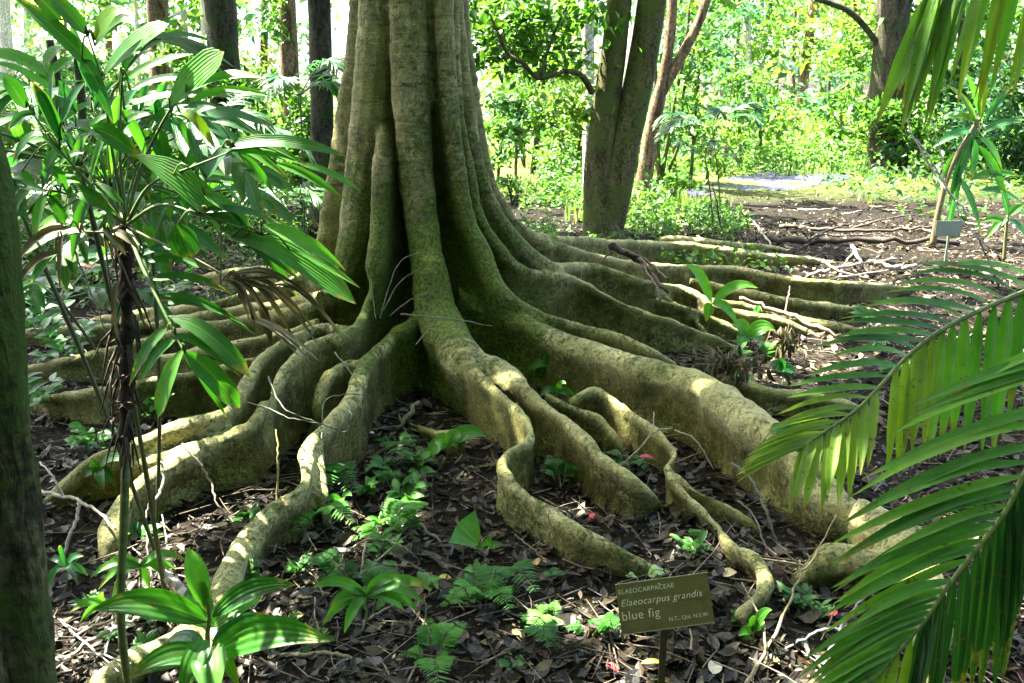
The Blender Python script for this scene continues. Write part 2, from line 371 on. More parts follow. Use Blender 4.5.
# every path: (px, py, height-or-distance, cap radius); starts up the trunk, ends in the ground
ROOTS = {
 'A': ([(409,-300,4.88,.115),(409,-100,4.86,.115),(410,0,4.85,.115),(412,100,4.8,.11),(417,180,4.75,.10),(425,240,4.66,.09),(433,270,4.58,.10),(441,304,.48,.115),(455,329,.40,.12),(471,350,.34,.115),(496,361,.30,.10),(517,375,.29,.055),(538,396,.28,.034),(559,410,.27,.027),(580,431,.255,.024),(601,452,.235,.023),(636,478,.18,.022),(651,490,.12,.021),(664,504,.02,.02)], .05),
 'A1': ([(468,355,.32,.05),(474,369,.31,.045),(488,380,.30,.04),(508,397,.28,.034),(525,415,.27,.032),(531,430,.26,.033),(522,441,.25,.033),(508,449,.24,.031),(502,461,.23,.029),(508,473,.215,.027),(518,485,.20,.026),(545,503,.18,.025),(573,524,.155,.025),(608,541,.13,.025),(636,556,.095,.023),(658,568,.03,.02)], .03),
 'B': ([(458,284,.54,0.046),(466,292,.49,0.0506),(480,301,.44,0.0598),(494,298,.45,0.069),(510,306,.42,0.0782),(540,322,.37,0.0828),(564,332,.36,0.0874),(599,343,.35,0.092),(634,355,.34,0.0966),(664,361,.34,0.1012),(699,371,.34,0.1058),(734,392,.34,0.1058),(769,417,.33,0.1058),(798,441,.30,0.1012),(822,470,.24,0.092),(850,498,.17,0.0828),(889,517,.09,0.0644),(932,532,.0,0.0368)], 0.12),
 'C': ([(448,-300,4.9,0.05852),(447,-100,4.88,0.05527),(448,0,4.87,0.05202),(455,110,4.83,0.04877),(464,178,4.8,0.04877),(473,221,4.77,0.04877),(487,250,4.73,0.04877),(499,278,4.68,0.05738),(513,294,.50,0.05355),(531,306,.43,0.0459),(552,315,.39,0.04208),(587,325,.355,0.03825),(625,336,.32,0.03442),(652,348,.28,0.03442),(676,362,.18,0.0306)], 0.04),
 'D': ([(458,-300,5.02,.05),(457,-100,5.0,.05),(457,0,5.0,.047),(462,110,4.98,.043),(473,167,4.97,0.03613),(480,207,4.95,0.03613),(492,232,4.93,0.03613),(511,256,4.95,0.03613),(530,268,.56,0.03613),(549,273,.50,0.03251),(573,276,.45,0.03251),(601,290,.37,0.03251),(622,301,.31,0.03251),(650,311,.26,0.0289),(680,321,.20,0.0289),(717,336,.10,0.02529),(738,346,.0,0.02167)], 0.04),
 'E': ([(462,-300,5.22,.066),(461,-100,5.22,.066),(463,0,5.22,.064),(469,60,5.22,.062),(477,115,5.2,.06),(489,178,5.2,.058),(501,206,5.2,.058),(515,229,5.2,.058),(535,250,5.26,0.0675),(556,263,.54,0.0585),(587,262,.49,0.054),(619,270,.42,0.054),(650,279,.35,0.054),(685,286,.28,0.0495),(720,303,.20,0.045),(752,312,.15,0.045),(780,317,.12,0.045),(822,336,.0,0.027)], 0.06),
 'F': ([(462,-300,5.42,.06),(463,-100,5.42,.06),(467,0,5.42,.06),(474,60,5.42,.06),(482,115,5.42,.06),(494,175,5.42,.058),(505,200,5.42,.055),(519,221,5.42,.055),(541,235,5.45,0.051),(566,244,.60,0.051),(590,251,.50,0.04675),(640,262,.36,0.04675),(692,264,.30,0.04675),(734,266,.27,0.0425),(769,273,.24,0.0425),(805,278,.22,0.0425),(840,281,.19,0.0425),(882,283,.13,0.03825),(925,288,.0,0.034)], 0.06),
 'F1': ([(545,236,.70,.05),(566,236,.60,.05),(600,238,.45,.05),(640,240,.33,.055),(664,241,.27,.06),(699,243,.22,.06),(734,248,.18,.06),(769,253,.14,.06),(805,256,.10,.05),(836,262,.0,.04)], .08),
 'F0': ([(660,236,.22,.05),(690,237,.20,.06),(724,240,.17,.06),(762,244,.08,.05),(790,250,.0,.04)], .07),
 'E2': ([(650,286,.30,.035),(672,298,.21,.035),(700,322,.12,.03),(724,352,.0,.03)], .05),
 'N2': ([(858,498,.20,.06),(893,515,.20,.075),(918,545,.18,.08),(932,585,.14,.08),(930,635,.08,.07),(918,695,.0,.05)], .06),
 'E3': ([(655,296,.26,.04),(680,303,.23,.04),(705,312,.17,.04),(735,326,.09,.035),(760,340,.0,.03)], .05),
 'F4': ([(690,276,.22,.045),(740,288,.18,.045),(790,298,.14,.045),(840,305,.09,.04),(885,312,.0,.03)], .06),
 'F5': ([(700,296,.14,.035),(750,303,.12,.035),(800,316,.09,.035),(850,326,.05,.03),(890,332,.0,.03)], .05),
 'U7': ([(318,318,.42,.05),(285,328,.35,.045),(240,340,.28,.045),(190,350,.21,.04),(140,358,.13,.04),(95,366,.0,.03)], .06),
 'U8': ([(320,290,.50,.05),(285,298,.38,.045),(235,305,.27,.045),(180,316,.18,.04),(130,326,.06,.035),(110,331,.0,.03)], .06),
 'G': ([(478,346,.10,.03),(500,348,.13,.03),(520,350,.13,.03),(545,354,.12,.03),(566,362,.08,.028),(580,382,.0,.025)], .03),
 'Hh': ([(545,392,.22,.03),(562,400,.20,.027),(582,408,.175,.025),(601,417,.15,.024),(619,438,.09,.022),(632,458,.0,.02)], .03),
 'I': ([(570,396,.20,0.02457),(585,389,.22,0.02457),(601,389,.22,0.02317),(626,406,.20,0.02246),(650,424,.18,0.02246),(668,440,.16,0.02317),(675,452,.15,0.02527),(668,462,.16,0.02808),(671,472,.155,0.02527),(680,484,.14,0.02317),(699,503,.10,0.02246),(727,531,.04,0.02106),(741,546,-.02,0.01755)], .03),
 'J': ([(676,470,.12,0.0234),(692,486,.12,0.0234),(717,496,.11,0.0234),(745,513,.08,0.0234),(763,533,.0,0.0195)], .03),
 'K': ([(700,505,.09,.024),(716,522,.07,.024),(729,540,.07,.025),(738,547,.085,.026),(747,550,.095,0.0273),(758,557,.10,0.02808),(766,573,.10,0.02808),(764,588,.10,0.0273),(750,599,.09,0.0273),(739,613,.08,0.02652),(742,632,.0,0.0234)], .02),
 'L': ([(792,578,.0,.04),(808,558,.10,.055),(828,546,.14,.065),(850,546,.14,.065),(876,550,.12,.06),(902,545,.14,.06),(925,552,.14,.05)], .05),
 'Mm': ([(715,372,.18,.05),(740,378,.16,.05),(769,386,.14,.05),(805,391,.12,.05),(840,399,.08,.045),(885,412,.0,.04)], .06),
 'O': ([(379,92,5.10,.02),(378,125,4.97,.03),(377,150,4.79,0.0429),(375,210,4.68,0.0468),(371,265,4.55,0.0468),(367,298,.50,0.0468),(359,320,.45,0.0468),(341,333,.44,0.0468),(322,337,.425,0.0468),(303,345,.42,0.0429),(290,359,.40,0.0351),(281,371,.37,0.0312),(274,385,.34,0.02964),(270,402,.28,0.02808),(268,430,.17,0.0273),(264,455,.04,0.0234)], 0.03),
 'O1': ([(352,326,.44,0.04),(335,324,.43,0.04),(320,324,.42,0.04),(303,330,.41,0.04),(280,341,.40,0.044),(263,353,.39,0.044),(252,367,.37,0.044),(243,385,.35,0.044),(232,402,.33,0.044),(217,412,.32,0.04),(184,421,.30,0.04),(151,433,.27,0.04),(118,442,.24,0.04),(97,452,.21,0.044),(81,463,.18,0.048),(66,477,.14,0.052),(48,492,.08,0.048),(34,510,.0,0.04)], 0.06),
 'R2': ([(264,398,.30,.045),(250,419,.27,.05),(217,435,.24,.055),(189,446,.22,.055),(150,455,.19,.055),(114,461,.15,.055),(90,474,.09,.055),(68,498,.0,.05)], .11),
 'R5': ([(195,446,.22,.05),(168,458,.215,.055),(147,471,.20,.06),(129,487,.17,.06),(116,510,.13,.055),(110,531,.09,.05),(112,560,.0,.04)], .07),
 'Pp': ([(428,288,.54,0.04),(422,303,.46,0.04),(411,320,.39,0.04),(394,329,.36,0.04),(384,341,.35,0.04),(370,353,.34,0.04),(362,365,.33,0.04),(357,381,.31,0.04),(351,396,.29,0.04),(337,411,.28,0.04),(324,425,.27,0.04),(312,435,.26,0.0384),(306,447,.24,0.0384),(307,462,.22,0.04),(305,477,.20,0.044),(297,487,.19,0.048),(281,497,.18,0.052),(264,511,.16,0.056),(244,537,.13,0.056),(228,570,.11,0.056),(217,595,.09,0.052),(210,622,.06,0.048),(202,660,.0,0.04)], 0.04),
 'P1': ([(364,362,.33,0.03825),(348,361,.325,0.03825),(337,366,.315,0.03825),(328,374,.30,0.03825),(321,387,.26,0.0357),(317,404,.20,0.034),(314,422,.11,0.0323),(311,436,.0,0.0255)], .03),
 'P3': ([(312,438,.24,.04),(318,455,.20,.045),(322,475,.16,.045),(325,500,.10,.045),(328,528,.0,.04)], .04),
 'S': ([(200,612,.03,.05),(182,624,.09,.055),(160,636,.105,.055),(138,647,.11,.055),(110,662,.10,.055),(78,685,.05,.05),(50,705,-.02,.04)], .04),
 'T1': ([(360,-300,5.04,.155),(360,-100,5.04,.15),(360,0,5.04,.145),(353,100,5.0,.135),(344,200,4.93,.12),(338,245,4.86,.105),(328,283,.52,.09),(302,303,.42,.07),(254,313,.36,.06),(200,323,.30,.055),(165,331,.26,.05),(132,341,.22,.05),(90,351,.17,.05),(34,363,.09,.045),(-10,372,.0,.04)], .07),
 'U1': ([(345,330,.42,0.04),(318,338,.38,0.04),(290,346,.34,0.04),(231,362,.28,0.04),(165,374,.25,0.04),(118,383,.22,0.04),(75,390,.17,0.04),(43,394,.11,0.036),(5,402,.0,0.032)], 0.06),
 'U3': ([(360,-300,5.5,0.068),(357,-100,5.5,0.068),(350,40,5.5,0.068),(338,110,5.45,0.068),(328,170,5.35,0.0595),(320,215,5.25,0.05525),(314,250,5.2,0.051),(304,268,.50,0.04675),(280,280,.42,0.04675),(250,289,.34,0.0425),(207,301,.26,0.0425),(165,306,.19,0.0425),(130,311,.10,0.03825),(95,318,.0,0.034)], .07),
 'U4': ([(170,316,.03,.04),(132,321,.14,.05),(79,325,.15,.05),(32,328,.12,.05),(-15,334,.0,.04)], .08),
 'U5': ([(335,255,.60,.05),(312,260,.45,.05),(285,264,.34,.05),(259,266,.26,.05),(231,269,.17,.045),(200,275,.0,.04)], .08),
 'Qq': ([(462,428,.14,.03),(447,432,.10,.028),(432,429,.07,.026),(416,423,.04,.024),(400,418,.0,.02)], .03),
}
TRUNK_ENDS = {}
def sstep(a, b, x): x = min(1, max(0, (x - a) / (b - a))); return x * x * (3 - 2 * x)

def resample(pts, rad, step=.035):
    n = max(8, len(pts) * 7); dense = smooth_path(pts, n)
    rr = np.interp(np.linspace(0, len(pts) - 1, n), np.arange(len(pts)), rad)
    s = np.concatenate([[0], np.cumsum([(dense[i + 1] - dense[i]).length for i in range(n - 1)])])
    m = max(6, int(s[-1] / step)); q = np.linspace(0, s[-1], m); D = np.array([tuple(p) for p in dense])
    return [Vector((np.interp(t, s, D[:, 0]), np.interp(t, s, D[:, 1]), np.interp(t, s, D[:, 2]))) for t in q], np.interp(q, s, rr)

def sweep(bm_v, bm_f, pts, rad, flare, seed):
    """a plank buttress: round cap on the ridge, thin waist, flared foot"""
    m = len(pts); prof_n = 7; base = len(bm_v)
    ph = seed * 1.7; prevl = None
    secs = []
    for i, p in enumerate(pts):
        t = (pts[min(i + 2, m - 1)] - pts[max(i - 2, 0)]).normalized()
        inw = Vector((AXIS.x - p.x, AXIS.y - p.y, 0)); da = max(inw.length, 1e-3); inw /= da
        k = sstep(.42, .85, p.z)
        d = (Vector((0, 0, -1)) * (1 - k) + inw * k).normalized()
        D = (p.z + .12) * (1 - k) + max(.12, da - .05) * k
        th = Vector((t.x, t.y, 0))
        ref = (th * (1 - k) + (-inw) * k)
        l = d.cross(t)
        if l.length < .25:
            l = Vector((-ref.y, ref.x, 0))
        l.normalize()
        if prevl is not None:
            if l.dot(prevl) < 0: l = -l
            l = (l * .6 + prevl * .4).normalized()
        prevl = l
        r = rad[i] * (1 + (1 - .75 * k) * (.10 * math.sin(i * .37 + ph) + .07 * math.sin(i * .91 + ph * 2)))
        D = max(D, r * 1.6)
        sec = []
        ss = [0, .12, .45, 1.0, 1.9, 3.2]
        prof = []
        for q in ss:
            s_ = q * r
            if s_ >= D * .9: continue
            w = r * math.sqrt(max(0, 1 - (1 - min(q, 1)) ** 2)) if q < 1 else r * (1 - (.42 - .2 * k) * sstep(1, 2.3, q))
            prof.append((s_, w))
        for u in (.45, .7, .88, 1.0):
            s_ = D * u
            if s_ > prof[-1][0] + .01:
                wv = 1 + .25 * math.sin(i * .22 + ph * 3 + u * 3)
                prof.append((s_, r * (.58 - .04 * k) + (flare * (1 - k) + .0 * k) * wv * max(0, (u - .3) / .7) ** 3.2))
        # fixed count so that sections can be bridged
        P_ = np.array(prof); sq = np.concatenate([np.array([0, .12, .45, 1.0]) * min(r, D * .5), np.linspace(min(r, D * .5) + (D - min(r, D * .5)) * .2, D, 6)])
        wq = np.interp(sq, P_[:, 0], P_[:, 1]); wq[0] = 0
        side = 0.02 * math.sin(i * .15 + ph)
        left = [p + d * s_ + l * (w + side * s_) for s_, w in zip(sq, wq)]
        right = [p + d * s_ - l * (w - side * s_) for s_, w in zip(sq[1:], wq[1:])]
        secs.append(left + right[::-1])
    k = len(secs[0])
    for s_ in secs: bm_v.extend([tuple(v) for v in s_])
    for i in range(m - 1):
        for j in range(k):
            a = base + i * k + j; b = base + i * k + (j + 1) % k
            bm_f.append((a, b, b + k, a + k))
    bm_f.append(tuple(base + j for j in range(k))[::-1]); bm_f.append(tuple(base + (m - 1) * k + j for j in range(k)))

def build_fig():
    V = []; Fc = []; paths = {}
    for si, (nm, (raw, fl)) in enumerate(ROOTS.items()):
        pts = [pt(a, b, c) for a, b, c, _ in raw]; rad = [max(.021, q[3] * (1 if (q[2] >= 2 or nm in ('A', 'N2', 'L')) else (.84 if nm in ('B', 'Pp', 'R5', 'S') else .66))) for q in raw]
        ps, rs = resample(pts, rad); paths[nm] = (ps, rs)
        sweep(V, Fc, ps, rs, fl, si + 1)
    # core
    n = 40; rings = [(-.15, .48), (.1, .43), (.35, .37), (.6, .26), (1.0, .22), (1.6, .20), (2.4, .20), (4.2, .24)]
    b0 = len(V)
    for z, r in rings:
        for j in range(n):
            a = 2 * math.pi * j / n; rr = r * (1 + .05 * math.sin(5 * a + 1) + .03 * math.sin(9 * a))
            V.append((AXIS.x + rr * math.cos(a) * 1.08, AXIS.y + .03 + rr * math.sin(a), z))
    for i in range(len(rings) - 1):
        for j in range(n):
            a = b0 + i * n + j; b = b0 + i * n + (j + 1) % n; Fc.append((a, b, b + n, a + n))
    Fc.append(tuple(b0 + j for j in range(n))[::-1]); Fc.append(tuple(b0 + (len(rings) - 1) * n + j for j in range(n)))
    me = bpy.data.meshes.new('raw'); me.from_pydata(V, [], Fc); me.update()
    bm = bmesh.new(); bm.from_mesh(me); bmesh.ops.recalc_face_normals(bm, faces=bm.faces); bm.to_mesh(me); bm.free()
    o = bpy.data.objects.new('raw', me); COL.objects.link(o)
    md = o.modifiers.new('r', 'REMESH'); md.mode = 'VOXEL'; md.voxel_size = .0105; md.use_smooth_shade = True
    sm = o.modifiers.new('s', 'SMOOTH'); sm.factor = .5; sm.iterations = 1
    dg = bpy.context.evaluated_depsgraph_get(); ev = o.evaluated_get(dg); me2 = bpy.data.meshes.new_from_object(ev)
    bpy.data.objects.remove(o)
    nv = len(me2.vertices); co = np.zeros(nv * 3); me2.vertices.foreach_get('co', co); co = co.reshape(-1, 3)
    no = np.zeros(nv * 3); me2.vertices.foreach_get('normal', no); no = no.reshape(-1, 3)
    # relief: swellings, wrinkles round the flutes, small warts
    d = .013 * vnoise(co * 3.7, 11) + .008 * vnoise(co * 10, 12) + .004 * vnoise(co * 25, 13)
    up = np.clip((co[:, 2] - .35) / .5, 0, 1); d *= 1 - .85 * up
    d += up * .0045 * vnoise(co * np.array([5, 5, 30.]), 14) + up * .006 * vnoise(co * np.array([9, 9, 1.5]), 15)
    co = co + no * d[:, None]
    nf = len(me2.polygons); lv = np.zeros(nf * 4, dtype=np.int64); me2.loops.foreach_get('vertex_index', lv) if len(me2.loops) == nf * 4 else None
    F4 = lv.reshape(-1, 4)
    me2.vertices.foreach_set('co', co.ravel()); me2.update()
    me2.vertices.foreach_get('normal', no.reshape(-1)); nn = np.zeros(nv * 3); me2.vertices.foreach_get('normal', nn); nn = nn.reshape(-1, 3)
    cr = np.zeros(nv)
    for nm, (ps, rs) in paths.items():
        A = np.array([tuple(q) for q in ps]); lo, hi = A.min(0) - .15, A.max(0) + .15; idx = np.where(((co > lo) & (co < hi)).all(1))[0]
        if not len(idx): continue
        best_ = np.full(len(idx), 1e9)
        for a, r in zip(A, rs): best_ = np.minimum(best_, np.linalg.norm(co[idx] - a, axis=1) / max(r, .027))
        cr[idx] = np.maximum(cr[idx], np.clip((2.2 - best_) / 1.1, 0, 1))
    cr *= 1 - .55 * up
    # hidden undersides go
    fc = co[F4].mean(1); keep = (fc[:, 2] > -.06) & (fc[:, 2] < 4.15); F4 = F4[keep]; fc = fc[keep]
    # which root does each face belong to
    best = np.full(len(fc), 1e9); own = np.full(len(fc), -1); names = list(paths)
    for k, nm in enumerate(names):
        ps, rs = paths[nm]; A = np.array([tuple(p) for p in ps])
        lo, hi = A.min(0) - .5, A.max(0) + .5; idx = np.where(((fc > lo) & (fc < hi)).all(1))[0]
        if not len(idx): continue
        dm = np.full(len(idx), 1e9)
        for a in A[::2]:
            q = fc[idx] - a; dd = (q[:, 0] ** 2 + q[:, 1] ** 2) + .25 * q[:, 2] ** 2
            dm = np.minimum(dm, dd)
        b = dm < best[idx]; best[idx[b]] = dm[b]; own[idx[b]] = k
    rad = np.hypot(fc[:, 0] - AXIS.x, fc[:, 1] - AXIS.y)
    zc = .30 + .06 * vnoise(fc * 6, 21)
    own[(fc[:, 2] > .56 + .05 * vnoise(fc * 5, 22)) | (rad < .50)] = -1
    merge = {}
    root = thing('buttressed_fig_tree', (AXIS.x, AXIS.y, 0), 'giant fluted rainforest tree with wavy mossy plank roots spreading across the floor', 'tree')
    def sub(name, mask):
        f = F4[mask]; u, inv = np.unique(f, return_inverse=True); f = inv.reshape(-1, 4)
        me = bpy.data.meshes.new(name); me.from_pydata((co[u] - np.array(root.location)).tolist(), [], f.tolist()); me.update()
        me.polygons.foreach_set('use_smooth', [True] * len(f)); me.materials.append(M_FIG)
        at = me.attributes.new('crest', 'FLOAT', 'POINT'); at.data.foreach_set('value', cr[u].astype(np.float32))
        me.normals_split_custom_set_from_vertices(nn[u].tolist())
        o = bpy.data.objects.new(name, me); COL.objects.link(o); o.parent = root; return o
    tr = own == -1
    for k, nm in enumerate(names):
        if nm in merge: tr |= own == k
    sub('trunk', tr)
    for k, nm in enumerate(names):
        if nm in merge: continue
        m = own == k
        if m.sum() > 30: sub('root', m)
    return root, paths
FIG, FIG_PATHS = build_fig()
#PART3

# ------------------------------------------------------------------ foliage and trees
def jitter_cols(n, ca, cb, sat=.25):
    u = rng.random((n, 1)); c = np.array(ca) * (1 - u) + np.array(cb) * u
    return c * (1 + sat * (rng.random((n, 1)) - .5) * 2)
def cloud(mb, cen, rad, n, size, ca, cb, asp=.45, clumps=None, spread=.33, drop=.3, shell=.5):
    """uneven crown: leaves gathered in clumps through an ellipsoid, gaps between them"""
    cen = np.array(tuple(cen)); rad = np.array(rad) if hasattr(rad, '__len__') else np.array([rad] * 3)
    K = clumps or max(4, n // 45)
    q = rng.normal(size=(K, 3)); q /= np.linalg.norm(q, axis=1, keepdims=True); q *= (rng.random((K, 1)) ** (1 / 3) * (1 - shell) + shell * rng.random((K, 1)) ** .15)
    tint = 1 + .35 * (rng.random((K, 1)) - .5)
    w = rng.random(K) + .3; k = rng.choice(K, n, p=w / w.sum())
    off = rng.normal(size=(n, 3)) * spread * np.array([1.2, 1.2, .6])
    pos = cen + (q[k] + off) * rad
    if cen[2] + rad[2] > 1.5:
        keep = np.ones(n, bool)
        for p, r in BIG_SPOTS:
            v = pos - p; tt = v @ np.array(SUN_DIR); keep &= ~((np.linalg.norm(v - tt[:, None] * np.array(SUN_DIR), axis=1) < r) & (tt > 1.2))
        pos = pos[keep]; k = k[keep]; n = len(pos)
        if n < 3: return q * rad + cen
    nr = rng.normal(size=(n, 3)) * .55 + np.array([0, -.15, .8])
    mb.leaves(pos, nr, size * (.55 + .9 * rng.random(n)), asp * (.7 + .6 * rng.random(n)), jitter_cols(n, ca, cb) * tint[k], drop)
    return q * rad + cen
BIG_SPOTS = [(np.array(tuple(P(a, b, 0))), r) for a, b, r in ((860,262,.6),(930,250,.6),(990,262,.6),(900,238,.8),(1000,215,.9),(720,200,.8),(660,215,.6),(800,210,.6),(880,205,.5))]
G_DARK = ((.016, .055, .012), (.045, .11, .02)); G_MID = ((.03, .09, .015), (.085, .18, .025))
G_YEL = ((.065, .14, .015), (.15, .25, .05)); G_BLUE = ((.022, .085, .042), (.07, .17, .085))

def trunk_mesh(path, rad, parent, mat, name='trunk', flare=1.0, bumpy=.08, n=14):
    m = max(10, len(path) * 6); ps = smooth_path(path, m); rs = np.interp(np.linspace(0, len(path) - 1, m), np.arange(len(path)), rad)
    mb = MB(); mb.tube(ps, list(rs), n=n)
    v = mb.v[0]; c = np.repeat(np.array([tuple(p) for p in ps]), n, 0); d = v - c
    nz = vnoise(v * np.array([5, 5, 1.6]) / max(.25, rs[0] * 4), int(rng.integers(1, 999))) * bumpy * 1.6 + vnoise(v * np.array([18, 18, 6.]) / max(.25, rs[0] * 4), 5) * bumpy * .7
    s = 1 + nz[:, None]
    if flare != 1.0:
        hz = np.clip(1 - (v[:, 2] - ps[0].z) / (rs[0] * 3.5), 0, 1) ** 2
        ang = np.arctan2(d[:, 1], d[:, 0]); s = s * (1 + (flare - 1) * hz * (.75 + .45 * np.sin(ang * 4 + rs[0] * 50)))[:, None]
    mb.v[0] = c + d * s
    return mb.build(name, mat, parent)
def limb(mbs, path, rad, n=9): mbs.tube(smooth_path(path, len(path) * 4), list(np.interp(np.linspace(0, 1, len(path) * 4), np.linspace(0, 1, len(rad)), rad)), n=n)

def tree(label, path, wpx, mat, clouds=(), limbs=(), name='forest_tree', cat='tree', group=None, flare=1.35, up=0.0, bumpy=.08):
    """path: (px,py,Y) from the ground up; wpx: trunk width in pixels at each point"""
    b = P(*path[0][:2], 0) if len(path[0]) == 2 else Q(*path[0])
    if len(path[0]) == 3: b.z = min(b.z, 0.0)
    b.z = -.05; Y = b.y
    pts = [b] + [Q(q[0], q[1], q[2] if len(q) > 2 else Y) for q in path[1:]]
    rad = [w * pxm(p) / 2 for w, p in zip(wpx, pts)]
    if up:
        d = (pts[-1] - pts[-2]).normalized(); pts += [pts[-1] + d * up * .5 + Vector((.1, 0, 0)), pts[-1] + d * up]; rad += [rad[-1] * .8, rad[-1] * .4]
    t = thing(name, (b.x, b.y, 0), label, cat, group)
    trunk_mesh(pts, rad, t, mat, flare=flare, bumpy=bumpy)
    for lp, lw in limbs:
        ps = [Q(q[0], q[1], q[2] if len(q) > 2 else Y) for q in lp]; mb = MB()
        limb(mb, ps, [w * pxm(ps[0]) / 2 for w in lw]); mb.build('limb', mat, t)
    if clouds:
        mb = MB()
        for (px, py, dy, rpx, rpy, n, size, g) in clouds:
            c = Q(px, py, Y + dy); k = pxm(c)
            cloud(mb, c, (rpx * k, max(rpx, rpy) * k * .7, rpy * k), n, size, *g)
        mb.build('crown', M_LEAF, t)
    return t

# the fig's own upper trunk and crown, out of the frame: it shades the ground and lets the sun through in patches
SUN_SPOTS = [  # px, py, height, radius in metres
 (860,262,.1,.55),(930,250,.05,.6),(990,262,.05,.5),(900,238,0,.7),(1000,215,0,.9),(830,300,.0,.22),(780,372,.05,.22),(815,350,.05,.2),(740,306,.2,.13),(700,290,.28,.12),(790,318,.12,.14),
 (652,262,.34,.12),(630,272,.35,.08),(545,40,9.4,.9),(505,60,9.4,.6),(560,110,9.8,.5),(600,622,.02,.08),(600,640,.02,.07),(800,665,.02,.05),(250,545,.12,.07),(185,590,.25,.08),(130,650,.11,.12),(70,640,.05,.12),(110,600,.05,.06),
 (220,415,.32,.02),(150,433,.27,.03),(200,520,.02,.08),(285,350,.6,.05),(215,200,1.2,.05),(150,45,2.0,.05),(200,80,2.0,.06),(215,190,2.0,.07),(45,215,2.0,.06),(110,60,2.0,.05),(300,160,2.0,.05),(60,120,3.0,.1),(30,250,2.6,.1),(230,120,6.0,.3),(300,100,6.5,.3),(250,220,6.0,.25),(960,30,2.0,.1),(920,60,2.0,.06),(985,90,2.0,.06),
 (940,500,.1,.04),(925,560,.16,.03),(960,400,.7,.05),(860,380,.5,.05),(80,345,.1,.06),(95,432,.1,.06),(40,260,.5,.2),
 (740,320,.02,.16),(720,200,0,.8),(660,215,0,.6),(600,130,.2,1.2),(800,210,0,.6),(880,205,0,.5)]
def build_crown():
    ps = [Vector((AXIS.x, AXIS.y, z)) for z in (3.9, 5.2, 6.8, 8.5)]
    mb = MB(); mb.tube(ps, [.40, .37, .30, .18], n=18)
    for k in range(9):
        a = k * .7 + .3; z = 5.6 + k * .3
        q = [Vector((AXIS.x, AXIS.y, z)), Vector((AXIS.x + 1.6 * math.cos(a), AXIS.y + 1.6 * math.sin(a), z + .9)), Vector((AXIS.x + 4.2 * math.cos(a), AXIS.y + 4.2 * math.sin(a), z + 1.5))]
        limb(mb, q, [.14, .09, .03])
    mb.build('limb', M_FIG, FIG)
    n = 21000
    pos = np.stack([rng.uniform(-9.5, 6.0, n), rng.uniform(-4.5, 12.0, n), rng.uniform(6.6, 9.6, n)], 1)
    nz = vnoise(pos * .9, 77) + .6 * vnoise(pos * 2.1, 78)
    keep = nz > -.95
    keep &= (pos[:, 0] < -1.6 + .8 * vnoise(pos * .7, 79)) | (rng.random(n) < .16)   # crown shaped for light: dense toward the sun, thin at right for sky light
    S = np.array(SUN_DIR)
    for px, py, h, r in SUN_SPOTS:
        p = np.array(tuple(pt(px, py, h))); q = pos - p; tt = q @ S
        d = np.linalg.norm(q - tt[:, None] * S, axis=1); keep &= ~((d < r + .12) & (tt > 0))
    pos = pos[keep]; n = len(pos)
    mb = MB(); nr = rng.normal(size=(n, 3)) * .45 + np.array([0, 0, 1.0])
    mb.leaves(pos, nr, .26 + .22 * rng.random(n), .6 + .2 * rng.random(n), jitter_cols(n, *G_MID), .2)
    mb.build('crown', M_LEAF, FIG)
build_crown()

# ---- trunks behind
tree('dark straight trunk wrapped in a ring of ferns, left of the fluted tree', [(236,212),(229,120),(222,40),(216,-30),(208,-160)], [38,33,31,33,30], M_BARK_DARK,
     [(222,86,-.3,30,13,420,.11,G_DARK),(240,190,-.3,26,14,260,.10,G_MID),(215,-150,0,90,70,260,.3,G_DARK)], up=2)
tree('half hidden dark slender trunk just left of the fluted tree', [(324,236),(322,120),(320,40),(319,-60)], [26,23,22,22], M_BARK_DARK, [(330,-130,0,90,60,200,.3,G_MID)], up=2)
tree('shaggy light brown trunk between two dark trunks on the left', [(292,196),(291,110),(288,40),(287,-60)], [22,19,18,18], M_BARK_BROWN, [(281,20,-.3,12,26,150,.12,G_MID),(290,-120,0,80,60,160,.35,G_MID)], up=2)
tree('red brown trunk seen through the broad palm leaves at left', [(164,205),(162,110),(159,40),(157,-50)], [25,22,21,20], M_BARK_BROWN, [(165,45,-.4,26,22,160,.13,G_MID),(150,-120,0,80,60,160,.35,G_MID)], up=2)
tree('whitish smooth trunk at the far left edge', [(9,150),(7,80),(4,20),(2,-60)], [15,14,13,13], M_BARK_PALE, [(20,-90,0,80,60,160,.4,G_MID)], up=3)
tree('twin stemmed smooth olive trunk right of the fluted tree', [(604,239),(600,200),(601,150),(609,90),(615,40),(619,0),(626,-80)], [38,33,30,27,26,26,25], M_BARK_OLIVE,
     [(545,30,-.2,52,40,950,.13,G_MID),(500,20,.3,34,46,600,.13,G_DARK),(560,100,.4,46,34,420,.12,G_YEL),(520,120,.6,34,30,300,.12,G_MID),(640,-150,0,120,70,260,.35,G_MID)],
     limbs=[([(607,228),(616,185),(625,140),(637,90),(646,40),(652,0),(662,-80)],[34,34,31,29,28,28,26]),
            ([(592,92,9.4),(582,76,9.2),(566,71,9.1),(550,76,9.0),(536,77,9.0),(522,62,8.9),(508,54,8.9),(498,34,8.9),(490,14,8.9)],[7,6,5,5,4.5,4,3.5,3,2]),
            ([(540,77,9.0),(548,50,9.0),(560,20,9.0),(575,-10,9.0)],[4,3,2.5,1.5])], up=2, bumpy=.05)
tree('thin pale trunk directly behind the twin stemmed trunk', [(590,205),(589,120),(588,50),(588,-60)], [14,13,12,12], M_BARK_PALE, [(585,10,-.2,22,30,220,.14,G_YEL),(590,-120,0,70,60,120,.4,G_MID)], up=2)
